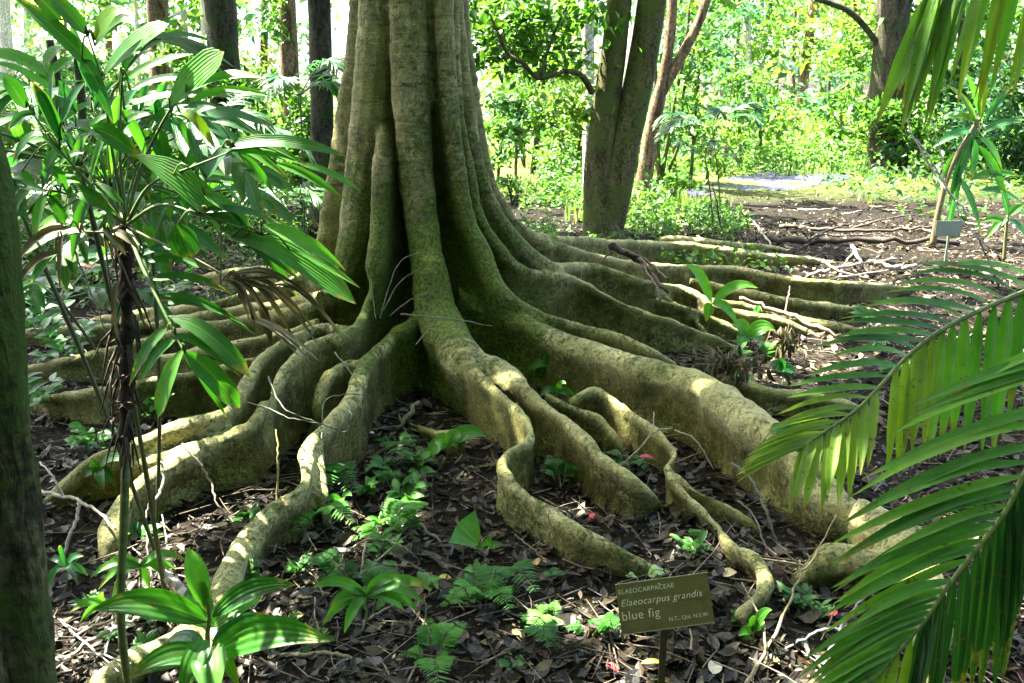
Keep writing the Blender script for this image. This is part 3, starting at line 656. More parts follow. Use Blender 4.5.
tree('leaning forked orange brown trunk right of the twin stemmed trunk', [(640,200),(652,130),(660,95),(667,60),(672,10),(676,-60)], [17,15,13,11,10,9], M_BARK_BROWN,
     [(690,5,0,40,26,350,.16,G_YEL),(730,-60,0,90,60,220,.35,G_MID)], limbs=[([(660,96),(676,66),(690,40),(702,14),(712,-20),(722,-60)],[11,11,10,9,8,7])], up=1.5, flare=1.1)
tree('large dark leaning trunk with leafy climber at right background', [(889,172),(886,130),(887,80),(892,30),(897,-40)], [38,33,31,33,34], M_BARK_DARK,
     [(885,104,-.5,34,20,520,.17,G_MID),(905,140,-.4,22,22,220,.16,G_BLUE),(905,20,.5,40,40,360,.2,G_DARK),(850,30,.6,38,34,420,.2,G_YEL),(900,-110,0,120,60,240,.4,G_MID)],
     limbs=[([(886,62),(872,36),(850,12),(826,2),(800,-6)],[7,6,6,5,4]),([(893,110),(905,86),(918,60),(930,40)],[26,22,18,15])], up=3)
tree('slim dark sapling leaning beside the large climber clad trunk', [(862,150),(866,110),(874,75),(880,40)], [7,7,6,4], M_BARK_DARK, [(876,50,0,16,26,160,.18,G_YEL)], name='sapling')
tree('brown trunk standing in the bright clearing under yellow green leaves', [(799,130),(802,95),(806,60),(812,20),(815,-20)], [13,11,10,9,8], M_BARK_BROWN, [(812,35,-1,40,30,560,.26,G_YEL),(790,10,0,36,24,400,.26,G_YEL),(840,72,1,22,26,240,.26,G_BLUE)])
tree('brown trunk in the clearing, just left of the slim dark sapling', [(842,118),(845,85),(846,45),(848,0),(849,-30)], [15,13,12,11,10], M_BARK_BROWN, [(855,25,-.6,34,30,460,.25,G_YEL),(835,50,0,16,16,160,.25,G_MID)])
tree('thin straight pinkish trunk on the bright side of the clearing', [(750,135),(750,95),(748,55),(747,10)], [9,8,7,7], M_BARK_PALE, [(740,30,0,30,30,360,.24,G_BLUE),(765,55,0,20,26,220,.24,G_YEL)])
tree('thin bending branchy sapling over the clearing', [(783,118),(772,100),(760,82),(752,66),(748,48)], [5,4,4,3,2], M_BARK_BROWN, [(745,45,0,20,18,200,.2,G_MID)], name='sapling')
tree('cluster of bare slender stems right of the twin stemmed trunk', [(660,188),(657,140),(656,90),(655,40),(662,-10)], [6,5,4,4,3], M_BARK_OLIVE, [(700,25,.2,34,34,260,.12,G_DARK),(665,20,.3,22,22,120,.12,G_MID)],
     limbs=[([(660,186),(668,140),(676,95),(686,45),(690,0)],[5,4,3.5,3,2.5]),([(661,186),(652,150),(640,128)],[4,3,2.5]),([(662,186),(680,140),(684,90),(700,30)],[4,3,3,2])], name='sapling', flare=1.1)
tree('thin dark sapling in the gap between fluted tree and twin stemmed trunk', [(532,176),(538,130),(543,90),(546,40),(548,0)], [6,5,4.5,4,3], M_BARK_DARK, [(535,110,0,34,30,420,.11,G_MID),(555,60,0,26,30,260,.11,G_YEL),(512,85,0,20,30,220,.11,G_MID)], name='sapling', flare=1.1)
tree('thin brown sapling behind the blades of the hanging palm frond', [(955,170),(958,110),(960,60),(962,10)], [9,8,7,6], M_BARK_DARK, [(985,60,.5,46,34,420,.2,G_DARK),(945,75,.5,30,26,260,.2,G_BLUE),(1005,20,0,30,30,220,.2,G_MID)], limbs=[([(958,75),(975,66),(1000,62),(1022,55)],[4,3,2.5,2]),([(958,85),(946,70),(935,60)],[4,3,2])], name='sapling')
tree('thin dark stem among the broad palm leaves at left', [(58,250),(60,160),(58,90),(50,40)], [10,9,8,7], M_BARK_DARK, [(60,95,.6,50,26,420,.09,G_MID),(30,120,.6,36,30,300,.09,G_MID)], name='sapling')
tree('second thin dark stem beside the palm, leaning right', [(92,248),(86,170),(82,110),(76,50)], [9,8,8,7], M_BARK_DARK, [(100,75,1.2,40,20,320,.1,G_BLUE)], name='sapling')

# ---- distant trees at the back of the clearing, one by one
FAR = [(536,134,6,'brown'),(545,130,5,'pale'),(684,130,5,'pale'),(735,128,5,'brown'),(762,124,5,'pale'),(792,122,5,'brown'),(834,121,5,'pale'),(858,124,6,'brown'),(140,128,6,'pale'),(205,128,6,'pale'),(30,118,10,'pale'),(62,122,8,'brown'),(110,124,9,'brown'),(186,126,11,'pale'),(262,124,10,'brown'),(500,128,8,'brown'),(517,132,10,'pale'),(560,128,7,'brown'),(697,126,9,'brown'),(722,124,7,'pale'),(775,119,6,'brown'),(822,117,7,'brown'),(925,126,10,'brown'),(968,124,9,'pale'),(1008,122,10,'brown')]
for i, (px, py, w, kd) in enumerate(FAR):
    g = (G_MID, G_YEL, G_BLUE)[i % 3]; j = rng.uniform(-6, 6)
    tree('distant %s trunk with a thin leafy crown at the back of the clearing' % kd, [(px,py),(px+j*.3,py-45),(px+j*.6,py-95),(px+j,py-150)], [w,w*.85,w*.75,w*.6], M_BARK_PALE if kd == 'pale' else M_BARK_BROWN,
         [(px+j,py-120,0,44,36,240,.55,g),(px+rng.uniform(-25,25),py-60,0,26,22,110,.5,g)], name='distant_tree', group='distant %s trees behind the clearing' % kd, up=2.5)

# ---- bushes
def bush(label, px, py, rpx, rpy, n, size, g, name='bush', stems=5, asp=.45, group=None, cat='bush'):
    b = P(px, py, 0); k = pxm(b); t = thing(name, (b.x, b.y, 0), label, cat, group)
    rx, rz = rpx * k, rpy * k; mb = MB()
    cen = cloud(mb, (b.x, b.y, rz * 1.0), (rx, rx * .7, rz), n, size, *g, asp=asp)
    mb.build('foliage', M_LEAF, t)
    ms = MB()
    for q in cen[:stems]:
        limb(ms, [b, b.lerp(Vector(q), .5) + Vector((0, 0, .1 * rz)), Vector(q)], [.012 + .004 * rz, .008, .004])
    ms.build('stem', M_BARK_DARK, t); return t
BUSHES = [
 ('bright small leaved bush at the foot of the dark fern ringed trunk',205,232,34,22,520,.07,G_MID),
 ('dark leafy bush left of the dark fern ringed trunk',160,250,36,24,620,.06,G_DARK),
 ('glossy leaved bush under the broad palm leaves by the left edge',45,300,34,20,420,.08,G_BLUE),
 ('leafy bush between the two dark trunks left of the fluted tree',278,238,24,26,520,.06,G_MID),
 ('dense dark bush at the left edge behind the mossy trunk',22,262,44,30,700,.07,G_DARK),
 ('yellow green shrub between the shaggy brown trunk and fern ringed trunk',262,150,26,34,560,.12,G_YEL),
 ('low bush filling the gap right of the fluted trunk',512,205,16,14,320,.07,G_DARK),
 ('leafy bush at the foot of the thin dark sapling in the gap',556,205,30,16,420,.08,G_MID),
 ('pale lit bush behind the twin stemmed trunk',560,160,30,18,360,.16,G_YEL),
 ('small bush at the base of the slender bare stems',672,200,24,12,320,.09,G_MID),
 ('feathery lit bush in the middle of the clearing',735,150,24,20,320,.2,G_YEL),
 ('rounded sunlit bush under the clearing trunks',820,140,34,18,420,.24,G_YEL),
 ('dim blue green bush at the back of the clearing',770,128,30,22,360,.3,G_BLUE),
 ('sunlit bush left of the large climber clad trunk',852,150,18,14,260,.2,G_YEL),
 ('dark dense bush right of the large climber clad trunk',950,168,26,40,1300,.15,G_DARK),
 ('large dark bush behind the long bladed plant at right',1012,178,48,56,3000,.15,G_DARK),
 ('blue green bush under the hanging frond at upper right',930,110,22,26,420,.2,G_BLUE),
 ('mid green bush at the right edge above the long bladed plant',1015,95,30,30,520,.2,G_MID),
 ('small bush in the shade behind the bare sticks at right',700,215,16,7,180,.08,G_MID),
 ('bright shrub behind the red brown trunk at left',130,140,36,30,620,.13,G_YEL),
 ('shrub at the left edge below the whitish trunk',18,165,40,30,620,.12,G_MID),
 ('airy shrub left of the shaggy light brown trunk',200,150,26,26,420,.12,G_BLUE),
 ('leafy bush between the pale trunk and the fluted tree',306,170,22,34,520,.10,G_YEL)]
BUSHES += [
 ('leafy tall shrub left of the twin stemmed trunk, behind the dark sapling',525,170,30,58,480,.12,G_MID),
 ('sunlit loose shrub between the twin stemmed trunk and the leaning forked trunk',668,160,24,44,260,.16,G_YEL),
 ('blue green leafy shrub right of the slender bare stems',712,150,30,46,330,.17,G_BLUE),
 ('yellow green leafy shrub behind the brown trunk of the clearing',795,118,44,40,420,.3,G_YEL),
 ('tall mid green shrub just left of the large climber clad trunk',862,140,20,46,560,.2,G_MID),
 ('tall airy shrub behind the fern ringed trunk',246,165,36,60,800,.14,G_YEL),
 ('light green shrub behind the tallest palm blades',100,150,44,56,900,.14,G_MID),
 ('leafy shrub left of the red brown trunk',140,185,34,40,800,.10,G_DARK),
 ('tall shrub at the left edge behind the palm blades',20,185,44,50,900,.11,G_MID),
 ('dense shrub behind the fluted trunk between two dark trunks',305,200,26,48,800,.10,G_MID),
 ('pale thin shrub far behind the whitish trunk',55,120,44,44,420,.3,G_BLUE),
 ('thin leafed shrub far behind the shaggy brown trunk',285,122,44,44,420,.3,G_BLUE),
 ('lit shrub far behind the gap right of the fluted tree',545,122,46,40,240,.3,G_YEL)]
for b in BUSHES: bush(*b)

# ---- slim young trees filling the middle distance
YOUNG = [(497,185,60,30,'g'),(515,190,95,30,'b'),(575,178,70,28,'g'),(563,172,110,26,'y'),(640,196,60,24,'g'),(676,182,90,26,'b'),(690,190,120,24,'g'),(706,186,60,26,'y'),(724,176,100,26,'g'),(741,170,120,24,'b'),(762,165,80,24,'y'),(781,158,60,26,'g'),(828,152,95,24,'b'),(838,158,60,22,'g'),(918,176,80,26,'g'),(972,182,110,30,'b'),
 (14,232,110,34,'g'),(36,222,60,34,'y'),(76,226,120,34,'b'),(108,218,70,34,'g'),(136,222,110,30,'y'),(150,214,50,30,'g'),(182,220,90,30,'b'),(196,226,140,26,'g'),(258,222,120,26,'g'),(272,214,70,28,'y'),(300,222,110,24,'g'),(248,206,40,30,'b')]
for i, (px, py, hpx, w, k) in enumerate(YOUNG):
    g = {'g': G_MID, 'b': G_BLUE, 'y': G_YEL}[k]; kn = {'g': 'green', 'b': 'bluish green', 'y': 'yellow green'}[k]; side = 'left of the fluted tree' if px < 400 else 'right of the fluted tree'
    j = rng.uniform(-10, 10); Y = P(px, py, 0).y
    tree('slim %s leaved young tree in the thicket %s' % (kn, side), [(px, py), (px + j * .4, py - hpx * .45), (px + j, py - hpx)], [4, 3, 1.6], M_BARK_BROWN if i % 2 else M_BARK_OLIVE,
         [(px + j * .7, py - hpx * .62, 0, w * .9, hpx * .30, int((200 + w * hpx * .16) * (.55 if px > 490 else 1)), .0075 * Y + .03, g), (px + j, py - hpx, 0, w * .7, hpx * .22, 170 if px < 490 else 100, .0075 * Y + .03, g)],
         limbs=[([(px + j * .3, py - hpx * .35), (px + j * .3 + w * .4, py - hpx * .6), (px + j * .3 + w * .7, py - hpx * .7)], [2, 1.5, .8]), ([(px + j * .5, py - hpx * .5), (px + j * .5 - w * .4, py - hpx * .75)], [2, .8])],
         name='young_tree', group='slim %s young trees %s' % (kn, side), flare=1.0)

# ---- the far wood, beyond counting
def far_wood():
    mb = MB(); n = 30000
    x = rng.uniform(-46, 46, n); y = rng.uniform(40, 58, n); z = rng.random(n) ** .75 * 15
    pos = np.stack([x, y, z], 1); nz = vnoise(pos * .33, 91) + .7 * vnoise(pos * .9, 92)
    keep = nz > .16 + .05 * z - .9 * np.clip(1 - z / 4, 0, 1)
    pos = pos[keep]; n = len(pos)
    c = jitter_cols(n, (.08, .13, .06), (.20, .24, .12)); c = np.where((vnoise(pos * .25, 93) > .1)[:, None], c * np.array([.7, 1, 1.5]), c)
    mb.leaves(pos, rng.normal(size=(n, 3)) * .6 + np.array([0, -.4, .7]), .45 + .5 * rng.random(n), .5, c, .3)
    o = mb.build('far_woods', M_LEAF); tag(o, 'pale far off wood closing the view behind the clearing', 'woods', kind='stuff')
far_wood()
def sky_block_woods():  # unseen leaves added behind the viewer to hold back front sky light
    mb = MB(); n = 20000
    a = rng.uniform(math.pi * 1.08, math.pi * 1.92, n); r = rng.uniform(4.0, 7.5, n)
    pos = np.stack([r * np.cos(a) * 1.3, r * np.sin(a), 8.5 * rng.random(n)], 1); keep = vnoise(pos * .6, 55) > -.5; pos = pos[keep]; n = len(pos)
    mb.leaves(pos, rng.normal(size=(n, 3)) * .5 + np.array([0, .8, .5]), .35 + .3 * rng.random(n), .6, jitter_cols(n, *G_DARK), .3)
    o = mb.build('unseen_sky_block_woods', M_LEAF); tag(o, 'unseen dark leaf mass behind the viewer, added to block the front sky light', 'woods', kind='stuff')
sky_block_woods()
def meadow():
    mb = MB(); n = 17000
    y = 10.5 + 26 * rng.random(n) ** 1.3; x = rng.uniform(-.9, .9, n) * y * .75
    den = vnoise(np.stack([x * .5, y * .5, x * 0], 1), 31); px = x / y
    keep = (den > -.25) & ((px > .06) | (y > 13)) & ~((px > .42) & (y < 15.5)) & ~((abs(x - .28 * y) < 1.0) & (y > 12.6) & (y < 16.0))
    x, y = x[keep], y[keep]; n = len(x); h = (.12 + .34 * rng.random(n)) * (.6 + .4 * den[keep]) * np.clip(y / 16, .55, 1.2); a = rng.random(n) * 6.28; ln = .35 * rng.random(n)
    z = ground_z(x, y); b = np.stack([x, y, z], 1); sd = np.stack([np.cos(a), np.sin(a), a * 0], 1) * (.012 + .012 * rng.random((n, 1))) * np.clip(y / 14, .8, 2)[:, None]
    ld = np.stack([np.cos(a + 1.3), np.sin(a + 1.3), a * 0], 1) * (ln * h)[:, None]
    m = b + np.stack([a * 0, a * 0, h * .6], 1) + ld * .4; t = b + np.stack([a * 0, a * 0, h], 1) + ld * 1.4
    v = np.stack([b - sd, b + sd, m + sd * .8, m - sd * .8, t], 1).reshape(-1, 3); i = np.arange(n)[:, None] * 5
    c = jitter_cols(n, (.07, .14, .035), (.20, .27, .10))
    mb.addarr(v, np.concatenate([i + np.array([[0, 1, 2]]), i + np.array([[0, 2, 3]]), i + np.array([[3, 2, 4]])]), np.repeat(c, 5, 0))
    o = mb.build('grass', M_LEAF); tag(o, 'tall sunlit grass and weeds of the clearing', 'grass', kind='stuff')
meadow()
def undergrowth():
    mb = MB()
    for (x0, x1, y0, y1, n, hh, g, sz) in [(-7, -1.2, 6.2, 12, 9000, .45, G_DARK, .07), (-4.2, -1.4, 4.6, 6.4, 1200, .22, G_BLUE, .06), (.1, 2.6, 7.2, 12, 4200, .35, G_MID, .07), (.8, 2.8, 8.6, 12, 2400, .3, G_MID, .08), (.4, 3.2, 12, 20, 6000, .6, G_MID, .12), (3, 7, 16.5, 20, 2500, .5, G_MID, .12), (5, 12, 10, 22, 3600, .5, G_DARK, .12), (-14, -2, 12, 24, 8000, .8, G_MID, .13), (1.0, 14, 17.5, 30, 7000, .9, G_MID, .18), (1.0, 14, 19, 32, 6000, 1.6, G_YEL, .2)]:
        x = rng.uniform(x0, x1, n); y = rng.uniform(y0, y1, n); den = vnoise(np.stack([x * 1.1, y * 1.1, x * 0], 1), 41) + .5 * vnoise(np.stack([x * 3, y * 3, x * 0], 1), 42)
        keep = (den > (-.05 if hh < .4 else -.35)) & ~((y > 12.6) & (y < 16.2) & (abs(x - .28 * y) < 1.1)); x, y, den = x[keep], y[keep], den[keep]; n = len(x)
        pos = np.stack([x, y, .03 + hh * rng.random(n) * np.clip(den + .5, .2, 1.2)], 1)
        mb.leaves(pos, rng.normal(size=(n, 3)) * .45 + np.array([0, -.2, .9]), sz * (.6 + .8 * rng.random(n)), .5, jitter_cols(n, *g), .2)
    o = mb.build('undergrowth', M_LEAF); tag(o, 'low leafy ground cover between the trunks', 'ground cover', kind='stuff')
undergrowth()
def puddle():
    m = NT('puddle_water'); m.p.inputs['Base Color'].default_value = (.03, .03, .055, 1); m.p.inputs['Roughness'].default_value = .45
    m.p.inputs['Specular IOR Level'].default_value = .3; m.l(m.bump(m.noise(9, 4, .6, m.pos()), .5, .02), m.p.inputs['Normal'])
    mb = MB(); ring = [(640,203),(690,196),(745,193),(800,187),(842,182),(852,177),(820,172),(770,172),(735,178),(700,186),(660,194)]
    pts = [P(a, b, .0) for a, b in ring]; n = 60; ps = smooth_path(pts + [pts[0]], n + 1)[:-1]
    c = sum(ps, Vector()) / n; V = [(c.x, c.y)]
    for k in range(1, 9): V += [(c.x + (p.x - c.x) * k / 8, c.y + (p.y - c.y) * k / 8) for p in ps]
    V = np.array(V); z = ground_z(V[:, 0], V[:, 1]) + .007
    F_ = [(0, i + 1, (i + 1) % n + 1) for i in range(n)] + [(1 + k * n + i, 1 + k * n + n + i, 1 + k * n + n + (i + 1) % n, 1 + k * n + (i + 1) % n) for k in range(7) for i in range(n)]
    mb.add(np.column_stack([V, z]), F_, (1, 1, 1))
    o = mb.build('water', m.m); tag(o, 'shallow bluish puddle lying across the far track', 'puddle', kind='structure')
puddle()
#PART4
# ------------------------------------------------------------------ plants near the camera
NCAM = Vector((0, -.75, .65))
def col1(ca, cb, sat=.15):
    return tuple(jitter_cols(1, ca, cb, sat)[0])
LG = ((.012, .080, .005), (.026, .125, .008)); LP = ((.040, .17, .014), (.075, .235, .022)); LB = ((.007, .070, .018), (.014, .10, .032)); LY = ((.065, .15, .004), (.12, .19, .008))
DRY = ((.10, .07, .04), (.22, .165, .10)); DRYP = ((.28, .22, .15), (.42, .35, .25))
def leaflet(mb, b, t, wpx, Y0, Y1=None, sag=.12, N=None, col=LG, prof='palm', fold=.3, ns=9, side=0.0):
    """b, t: pixel ends; Y0, Y1: their distances; sag bends the blade down"""
    Y1 = Y1 if Y1 is not None else Y0
    a = Q(b[0], b[1], Y0); c = Q(t[0], t[1], Y1); L = (c - a).length
    m = (a + c) / 2 + Vector((side * L, 0, sag * L))
    n = N or (NCAM + Vector((rng.uniform(-.35, .35), rng.uniform(-.2, .2), rng.uniform(-.2, .2))))
    mb.blade([a, a.lerp(m, .55) + (m - (a + c) / 2) * .25, m, m.lerp(c, .5) + (m - (a + c) / 2) * .22, c], wpx * pxm((a + c) / 2), n, col1(*col), fold, prof, ns)
def rach(mb, pts, w, c=(.10, .14, .04), Y=None):
    ps = [Q(*p) for p in pts]; n = len(ps) * 4
    mb.tube(smooth_path(ps, n), list(np.linspace(w, w * .35, n)), c, 6)

# ---- the slender palm at left
def left_palm():
    base = P(112, 690, 0); base = Vector((Q(121, 640, 1.92).x, 1.92, 0))
    t = thing('understorey_palm', tuple(base), 'slender palm with thin ringed green stem and broad drooping blades at left', 'palm')
    ps = [base, Q(121, 620, 1.92), Q(124, 520, 1.94), Q(126, 440, 1.97), Q(127, 330, 2.0), Q(126, 228, 2.0)]
    mb = MB(); n = 120; sp = smooth_path(ps, n); rr = []
    for i in range(n): rr.append(.0105 * (1.10 if i % 6 == 0 else 1.0))
    mb.tube(sp, rr, (.075, .10, .025), 10); mb.c[0] *= (1 + .35 * (np.arange(n) % 6 == 0))[np.repeat(np.arange(n), 10)][:, None]
    mb.build('stem', M_STEM, t)
    mb = MB(); sp = smooth_path([Q(125, 470, 1.965), Q(126, 400, 1.98), Q(127, 320, 2.0), Q(126, 225, 2.0)], 34)
    mb.tube(sp, [.011 + .006 * min(1, i / 8) + .004 * math.sin(i * 1.3) for i in range(34)], (.03, .02, .012), 9)
    for i in range(60):                                  # ragged dead fibres round the sheaths
        p = sp[random.randrange(4, 34)] + Vector((random.uniform(-.03, .03), random.uniform(-.03, .01), 0))
        q = p + Vector((random.uniform(-.05, .05), random.uniform(-.03, .02), random.uniform(-.16, .04)))
        mb.tube([p, p.lerp(q, .5) + Vector((0, 0, .01)), q], [.004, .003, .001], (.04, .028, .016), 4)
    mb.build('dead_sheath', M_WOOD, t)
    node = (126, 225, 2.0)
    def frond(rachis, L, name='frond', mat=M_PALM, w=.005, rc=(.08, .13, .03)):
        mb = MB()
        for q in L:
            leaflet(mb, *q[:2], *q[2:4], **(q[4] if len(q) > 4 else {}))
            a = Q(*q[0], q[3]); near = min([Q(*x) for x in rachis], key=lambda x: (x - a).length)   # its stalk
            mb.tube(smooth_path([near, near.lerp(a, .5) + Vector((0, 0, .02)), a], 6), [.0022] * 6, rc, 4)
        o = mb.build(name, mat, t)
        rb = MB(); rach(rb, rachis, w, rc); rb.build('rachis', M_STEM, o); return o
    D = dict
    # upright blades at the top
    frond([node, (112, 150, 2.0), (103, 85, 1.98), (88, 36, 1.98)], [
        ((104, 78), (10, -6), 17, 1.98, D(sag=.05, col=LG)), ((86, 34), (46, -8), 17, 1.98, D(sag=.05)), ((95, 40), (118, 9), 19, 1.98, D(sag=.12, col=LY, prof='broad', fold=.15)),
        ((95, 46), (132, 17), 15, 1.98, D(sag=.1, prof='broad', col=LG)), ((102, 77), (169, 24), 26, 1.97, D(sag=.08, prof='broad', fold=.12, col=LG)),
        ((82, 60), (114, 124), 16, 1.96, D(sag=.15, col=LB)), ((60, 20), (28, -12), 14, 2.0, D(sag=.05)), ((92, 90), (70, 20), 12, 2.05, D(sag=.05, col=LB))])
    frond([node, (120, 150, 2.0), (122, 70, 2.0)], [
        ((121, 82), (193, 54), 10, 2.0, D(sag=.06)), ((130, 90), (198, 79), 9, 2.0, D(sag=.08)), ((124, 108), (208, 98), 9, 2.0, D(sag=.08)),
        ((120, 95), (112, 175), 11, 2.02, D(sag=.1, col=LP)), ((122, 110), (150, 165), 10, 2.02, D(sag=.15, col=LP)), ((118, 120), (88, 190), 10, 2.02, D(sag=.15, col=LG))])
    frond([node, (140, 170, 1.98), (170, 110, 1.95), (188, 95, 1.94)], [
        ((170, 104), (224, 52), 31, 1.94, D(sag=.06, prof='broad', fold=.10, col=LP)), ((186, 92), (265, 78), 13, 1.93, D(sag=.1, col=LP)), ((188, 102), (274, 97), 9, 1.93, D(sag=.1, col=LP)),
        ((172, 118), (196, 160), 10, 1.95, D(sag=.2, col=LG)), ((180, 112), (216, 150), 11, 1.95, D(sag=.2, col=LY)), ((160, 130), (168, 190), 13, 1.97, D(sag=.2, col=LG)), ((150, 140), (186, 200), 12, 1.98, D(sag=.2, col=LB))])
    # left side blades
    frond([node, (95, 190, 2.0), (60, 150, 1.98), (30, 110, 1.98)], [
        ((62, 140), (32, 82), 13, 1.98, D(sag=.1)), ((58, 134), (34, 84), 10, 1.98, D(sag=.1, col=LB)), ((50, 118), (54, 70), 9, 2.0, D(sag=.1, col=LB)), ((26, 108), (3, 76), 15, 1.97, D(sag=.1)), ((35, 115), (8, 130), 10, 1.97, D(sag=.15, col=LB)),
        ((62, 122), (86, 82), 11, 1.98, D(sag=.1, col=LB)), ((70, 160), (40, 135), 9, 2.0, D(sag=.1)), ((45, 135), (12, 165), 11, 1.96, D(sag=.2))])
    frond([node, (100, 205, 1.97), (60, 192, 1.93), (8, 186, 1.9)], [
        ((2, 187), (48, 193), 11, 1.9, D(sag=.1, col=LB)), ((47, 196), (34, 240), 15, 1.9, D(sag=.1, col=LP)), ((50, 196), (66, 226), 11, 1.9, D(sag=.12)), ((66, 192), (116, 216), 15, 1.93, D(sag=.15, col=LG)), ((86, 188), (124, 204), 11, 1.94, D(sag=.15)),
        ((30, 190), (8, 235), 12, 1.9, D(sag=.15)), ((18, 188), (-8, 225), 12, 1.9, D(sag=.15, col=LB)), ((90, 200), (72, 262), 13, 1.95, D(sag=.15))])
    # the long bright frond to the right
    frond([node, (150, 185, 1.92), (190, 168, 1.87), (235, 150, 1.85)], [
        ((91, 128), (142, 160), 19, 1.9, D(sag=.1, col=LG)), ((138, 156), (224, 221), 28, 1.87, D(sag=.1, prof='broad', col=LP, fold=.12)), ((172, 178), (222, 234), 11, 1.87, D(sag=.1, col=LP)), ((205, 195), (254, 234), 15, 1.87, D(sag=.1, col=LP)),
        ((222, 148), (348, 157), 15, 1.85, D(sag=.08, col=LG)), ((232, 150), (308, 166), 13, 1.85, D(sag=.08, col=LP)), ((276, 163), (343, 198), 9, 1.85, D(sag=.06, col=LP)), ((300, 164), (361, 191), 8, 1.85, D(sag=.06, col=LP)),
        ((212, 122), (256, 135), 9, 1.87, D(sag=.1, col=LB)), ((206, 178), (234, 143), 18, 1.88, D(sag=.06, col=LB)), ((226, 146), (290, 180), 10, 1.86, D(sag=.1, col=LP)), ((240, 155), (275, 195), 8, 1.86, D(sag=.1, col=LG))])
    frond([node, (160, 205, 1.9), (200, 215, 1.86), (262, 235, 1.84)], [
        ((232, 236), (356, 304), 25, 1.84, D(sag=.1, prof='broad', col=LP, fold=.12)), ((262, 226), (346, 271), 15, 1.84, D(sag=.08, col=LP)), ((224, 230), (300, 281), 14, 1.85, D(sag=.1, col=LG)), ((290, 250), (360, 288), 8, 1.84, D(sag=.05, col=LP)),
        ((178, 224), (192, 258), 32, 1.85, D(sag=.05, prof='broad', col=LG)), ((210, 214), (250, 232), 14, 1.86, D(sag=.1, col=LG)), ((200, 212), (284, 226), 10, 1.86, D(sag=.1, col=LB)), ((245, 240), (300, 300), 9, 1.85, D(sag=.1, col=LG))])
    frond([node, (140, 250, 1.95), (150, 278, 1.92), (158, 296, 1.92)], [
        ((150, 280), (232, 294), 9, 1.92, D(sag=.12)), ((156, 296), (254, 334), 8, 1.92, D(sag=.12)), ((160, 304), (246, 326), 7, 1.92, D(sag=.12)), ((146, 262), (212, 270), 9, 1.94, D(sag=.1)), ((140, 255), (190, 250), 8, 1.94, D(sag=.1, col=LB))])
    # the fan that hangs over the left roots
    frond([node, (140, 262, 1.92), (158, 300, 1.86), (176, 336, 1.82), (184, 352, 1.8)], [
        ((168, 317), (251, 378), 18, 1.83, D(sag=.14, prof='broad', fold=.15, col=LG)), ((167, 328), (129, 386), 12, 1.83, D(sag=.1, col=LG)), ((176, 338), (136, 388), 10, 1.82, D(sag=.1, col=LG)),
        ((183, 350), (158, 418), 20, 1.8, D(sag=.08, prof='broad', col=LP)), ((185, 352), (240, 408), 22, 1.8, D(sag=.08, prof='broad', col=LG)), ((185, 354), (227, 418), 9, 1.8, D(sag=.08, col=LG)), ((174, 334), (240, 376), 9, 1.82, D(sag=.1, col=LG))])
    L = []
    for i in range(46):                                   # the tangle of lesser blades in the heart of the palm
        bx, by = rng.uniform(20, 190), rng.uniform(110, 230); a = rng.uniform(-2.4, 1.2); ln = rng.uniform(25, 62)
        L.append(((bx, by), (bx + ln * math.cos(a) * .9, by - ln * math.sin(a) * .75), rng.uniform(7, 12), rng.uniform(2.0, 2.3), D(sag=.14, col=random.choice((LG, LB, LG, LP)))))
    frond([node, (110, 190, 2.08), (80, 165, 2.15), (60, 140, 2.2)], L)
    for k in range(8):
        x = 60 + k * 16; frond([(122, 232, 2.02), (118 + (x - 120) * .4, 180, 2.05), (x, 110 + rng.uniform(-20, 20), 2.1)], [((x, 112), (x + rng.uniform(-30, 30), 80), 9, 2.1, D(col=LB))], w=.004)
    # dead fronds
    L = []
    for q in [((226, 276), (349, 344), 6), ((230, 274), (336, 330), 5), ((240, 280), (300, 352), 6), ((236, 280), (318, 335), 5), ((228, 278), (282, 345), 6), ((222, 280), (262, 330), 6), ((232, 284), (250, 322), 5), ((250, 282), (330, 318), 5), ((244, 286), (322, 352), 5), ((258, 288), (342, 338), 4)]:
        L.append((*q[:2], q[2], 1.84, D(sag=.22, col=DRY, fold=.6, prof='lance')))
    L += [((252, 318), (320, 362), 5, 1.83, D(sag=.1, col=DRYP, fold=.5)), ((255, 322), (312, 364), 4, 1.82, D(sag=.12, col=DRYP, fold=.5)), ((253, 320), (300, 358), 5, 1.82, D(sag=.14, col=DRYP, fold=.5)), ((262, 305), (272, 345), 10, 1.84, D(sag=.1, col=((.08, .04, .02), (.12, .06, .03))))]
    frond([node, (150, 238, 1.94), (190, 256, 1.88), (240, 284, 1.84)], L, 'dead_frond', M_DRY, .004, (.2, .13, .07))
    L = [((70, 228), (12, 270), 9, 1.9, D(sag=.15, col=DRY, fold=.6)), ((56, 254), (16, 290), 9, 1.9, D(sag=.15, col=DRY, fold=.6)), ((104, 228), (126, 256), 10, 1.95, D(sag=.1, col=DRYP, fold=.5)), ((62, 236), (60, 290), 7, 1.92, D(sag=.1, col=DRY)), ((84, 232), (30, 240), 7, 1.92, D(sag=.1, col=DRYP)), ((110, 232), (140, 250), 8, 1.95, D(sag=.15, col=DRY)),
         ((112, 300), (118, 340), 5, 1.97, D(col=DRYP)), ((118, 280), (112, 330), 5, 1.96, D(col=DRY)), ((132, 290), (146, 330), 4, 1.97, D(col=DRY))]
    frond([node, (104, 232, 1.95), (80, 232, 1.92), (58, 238, 1.9)], L, 'dead_frond', M_DRY, .004, (.2, .13, .07))
left_palm()

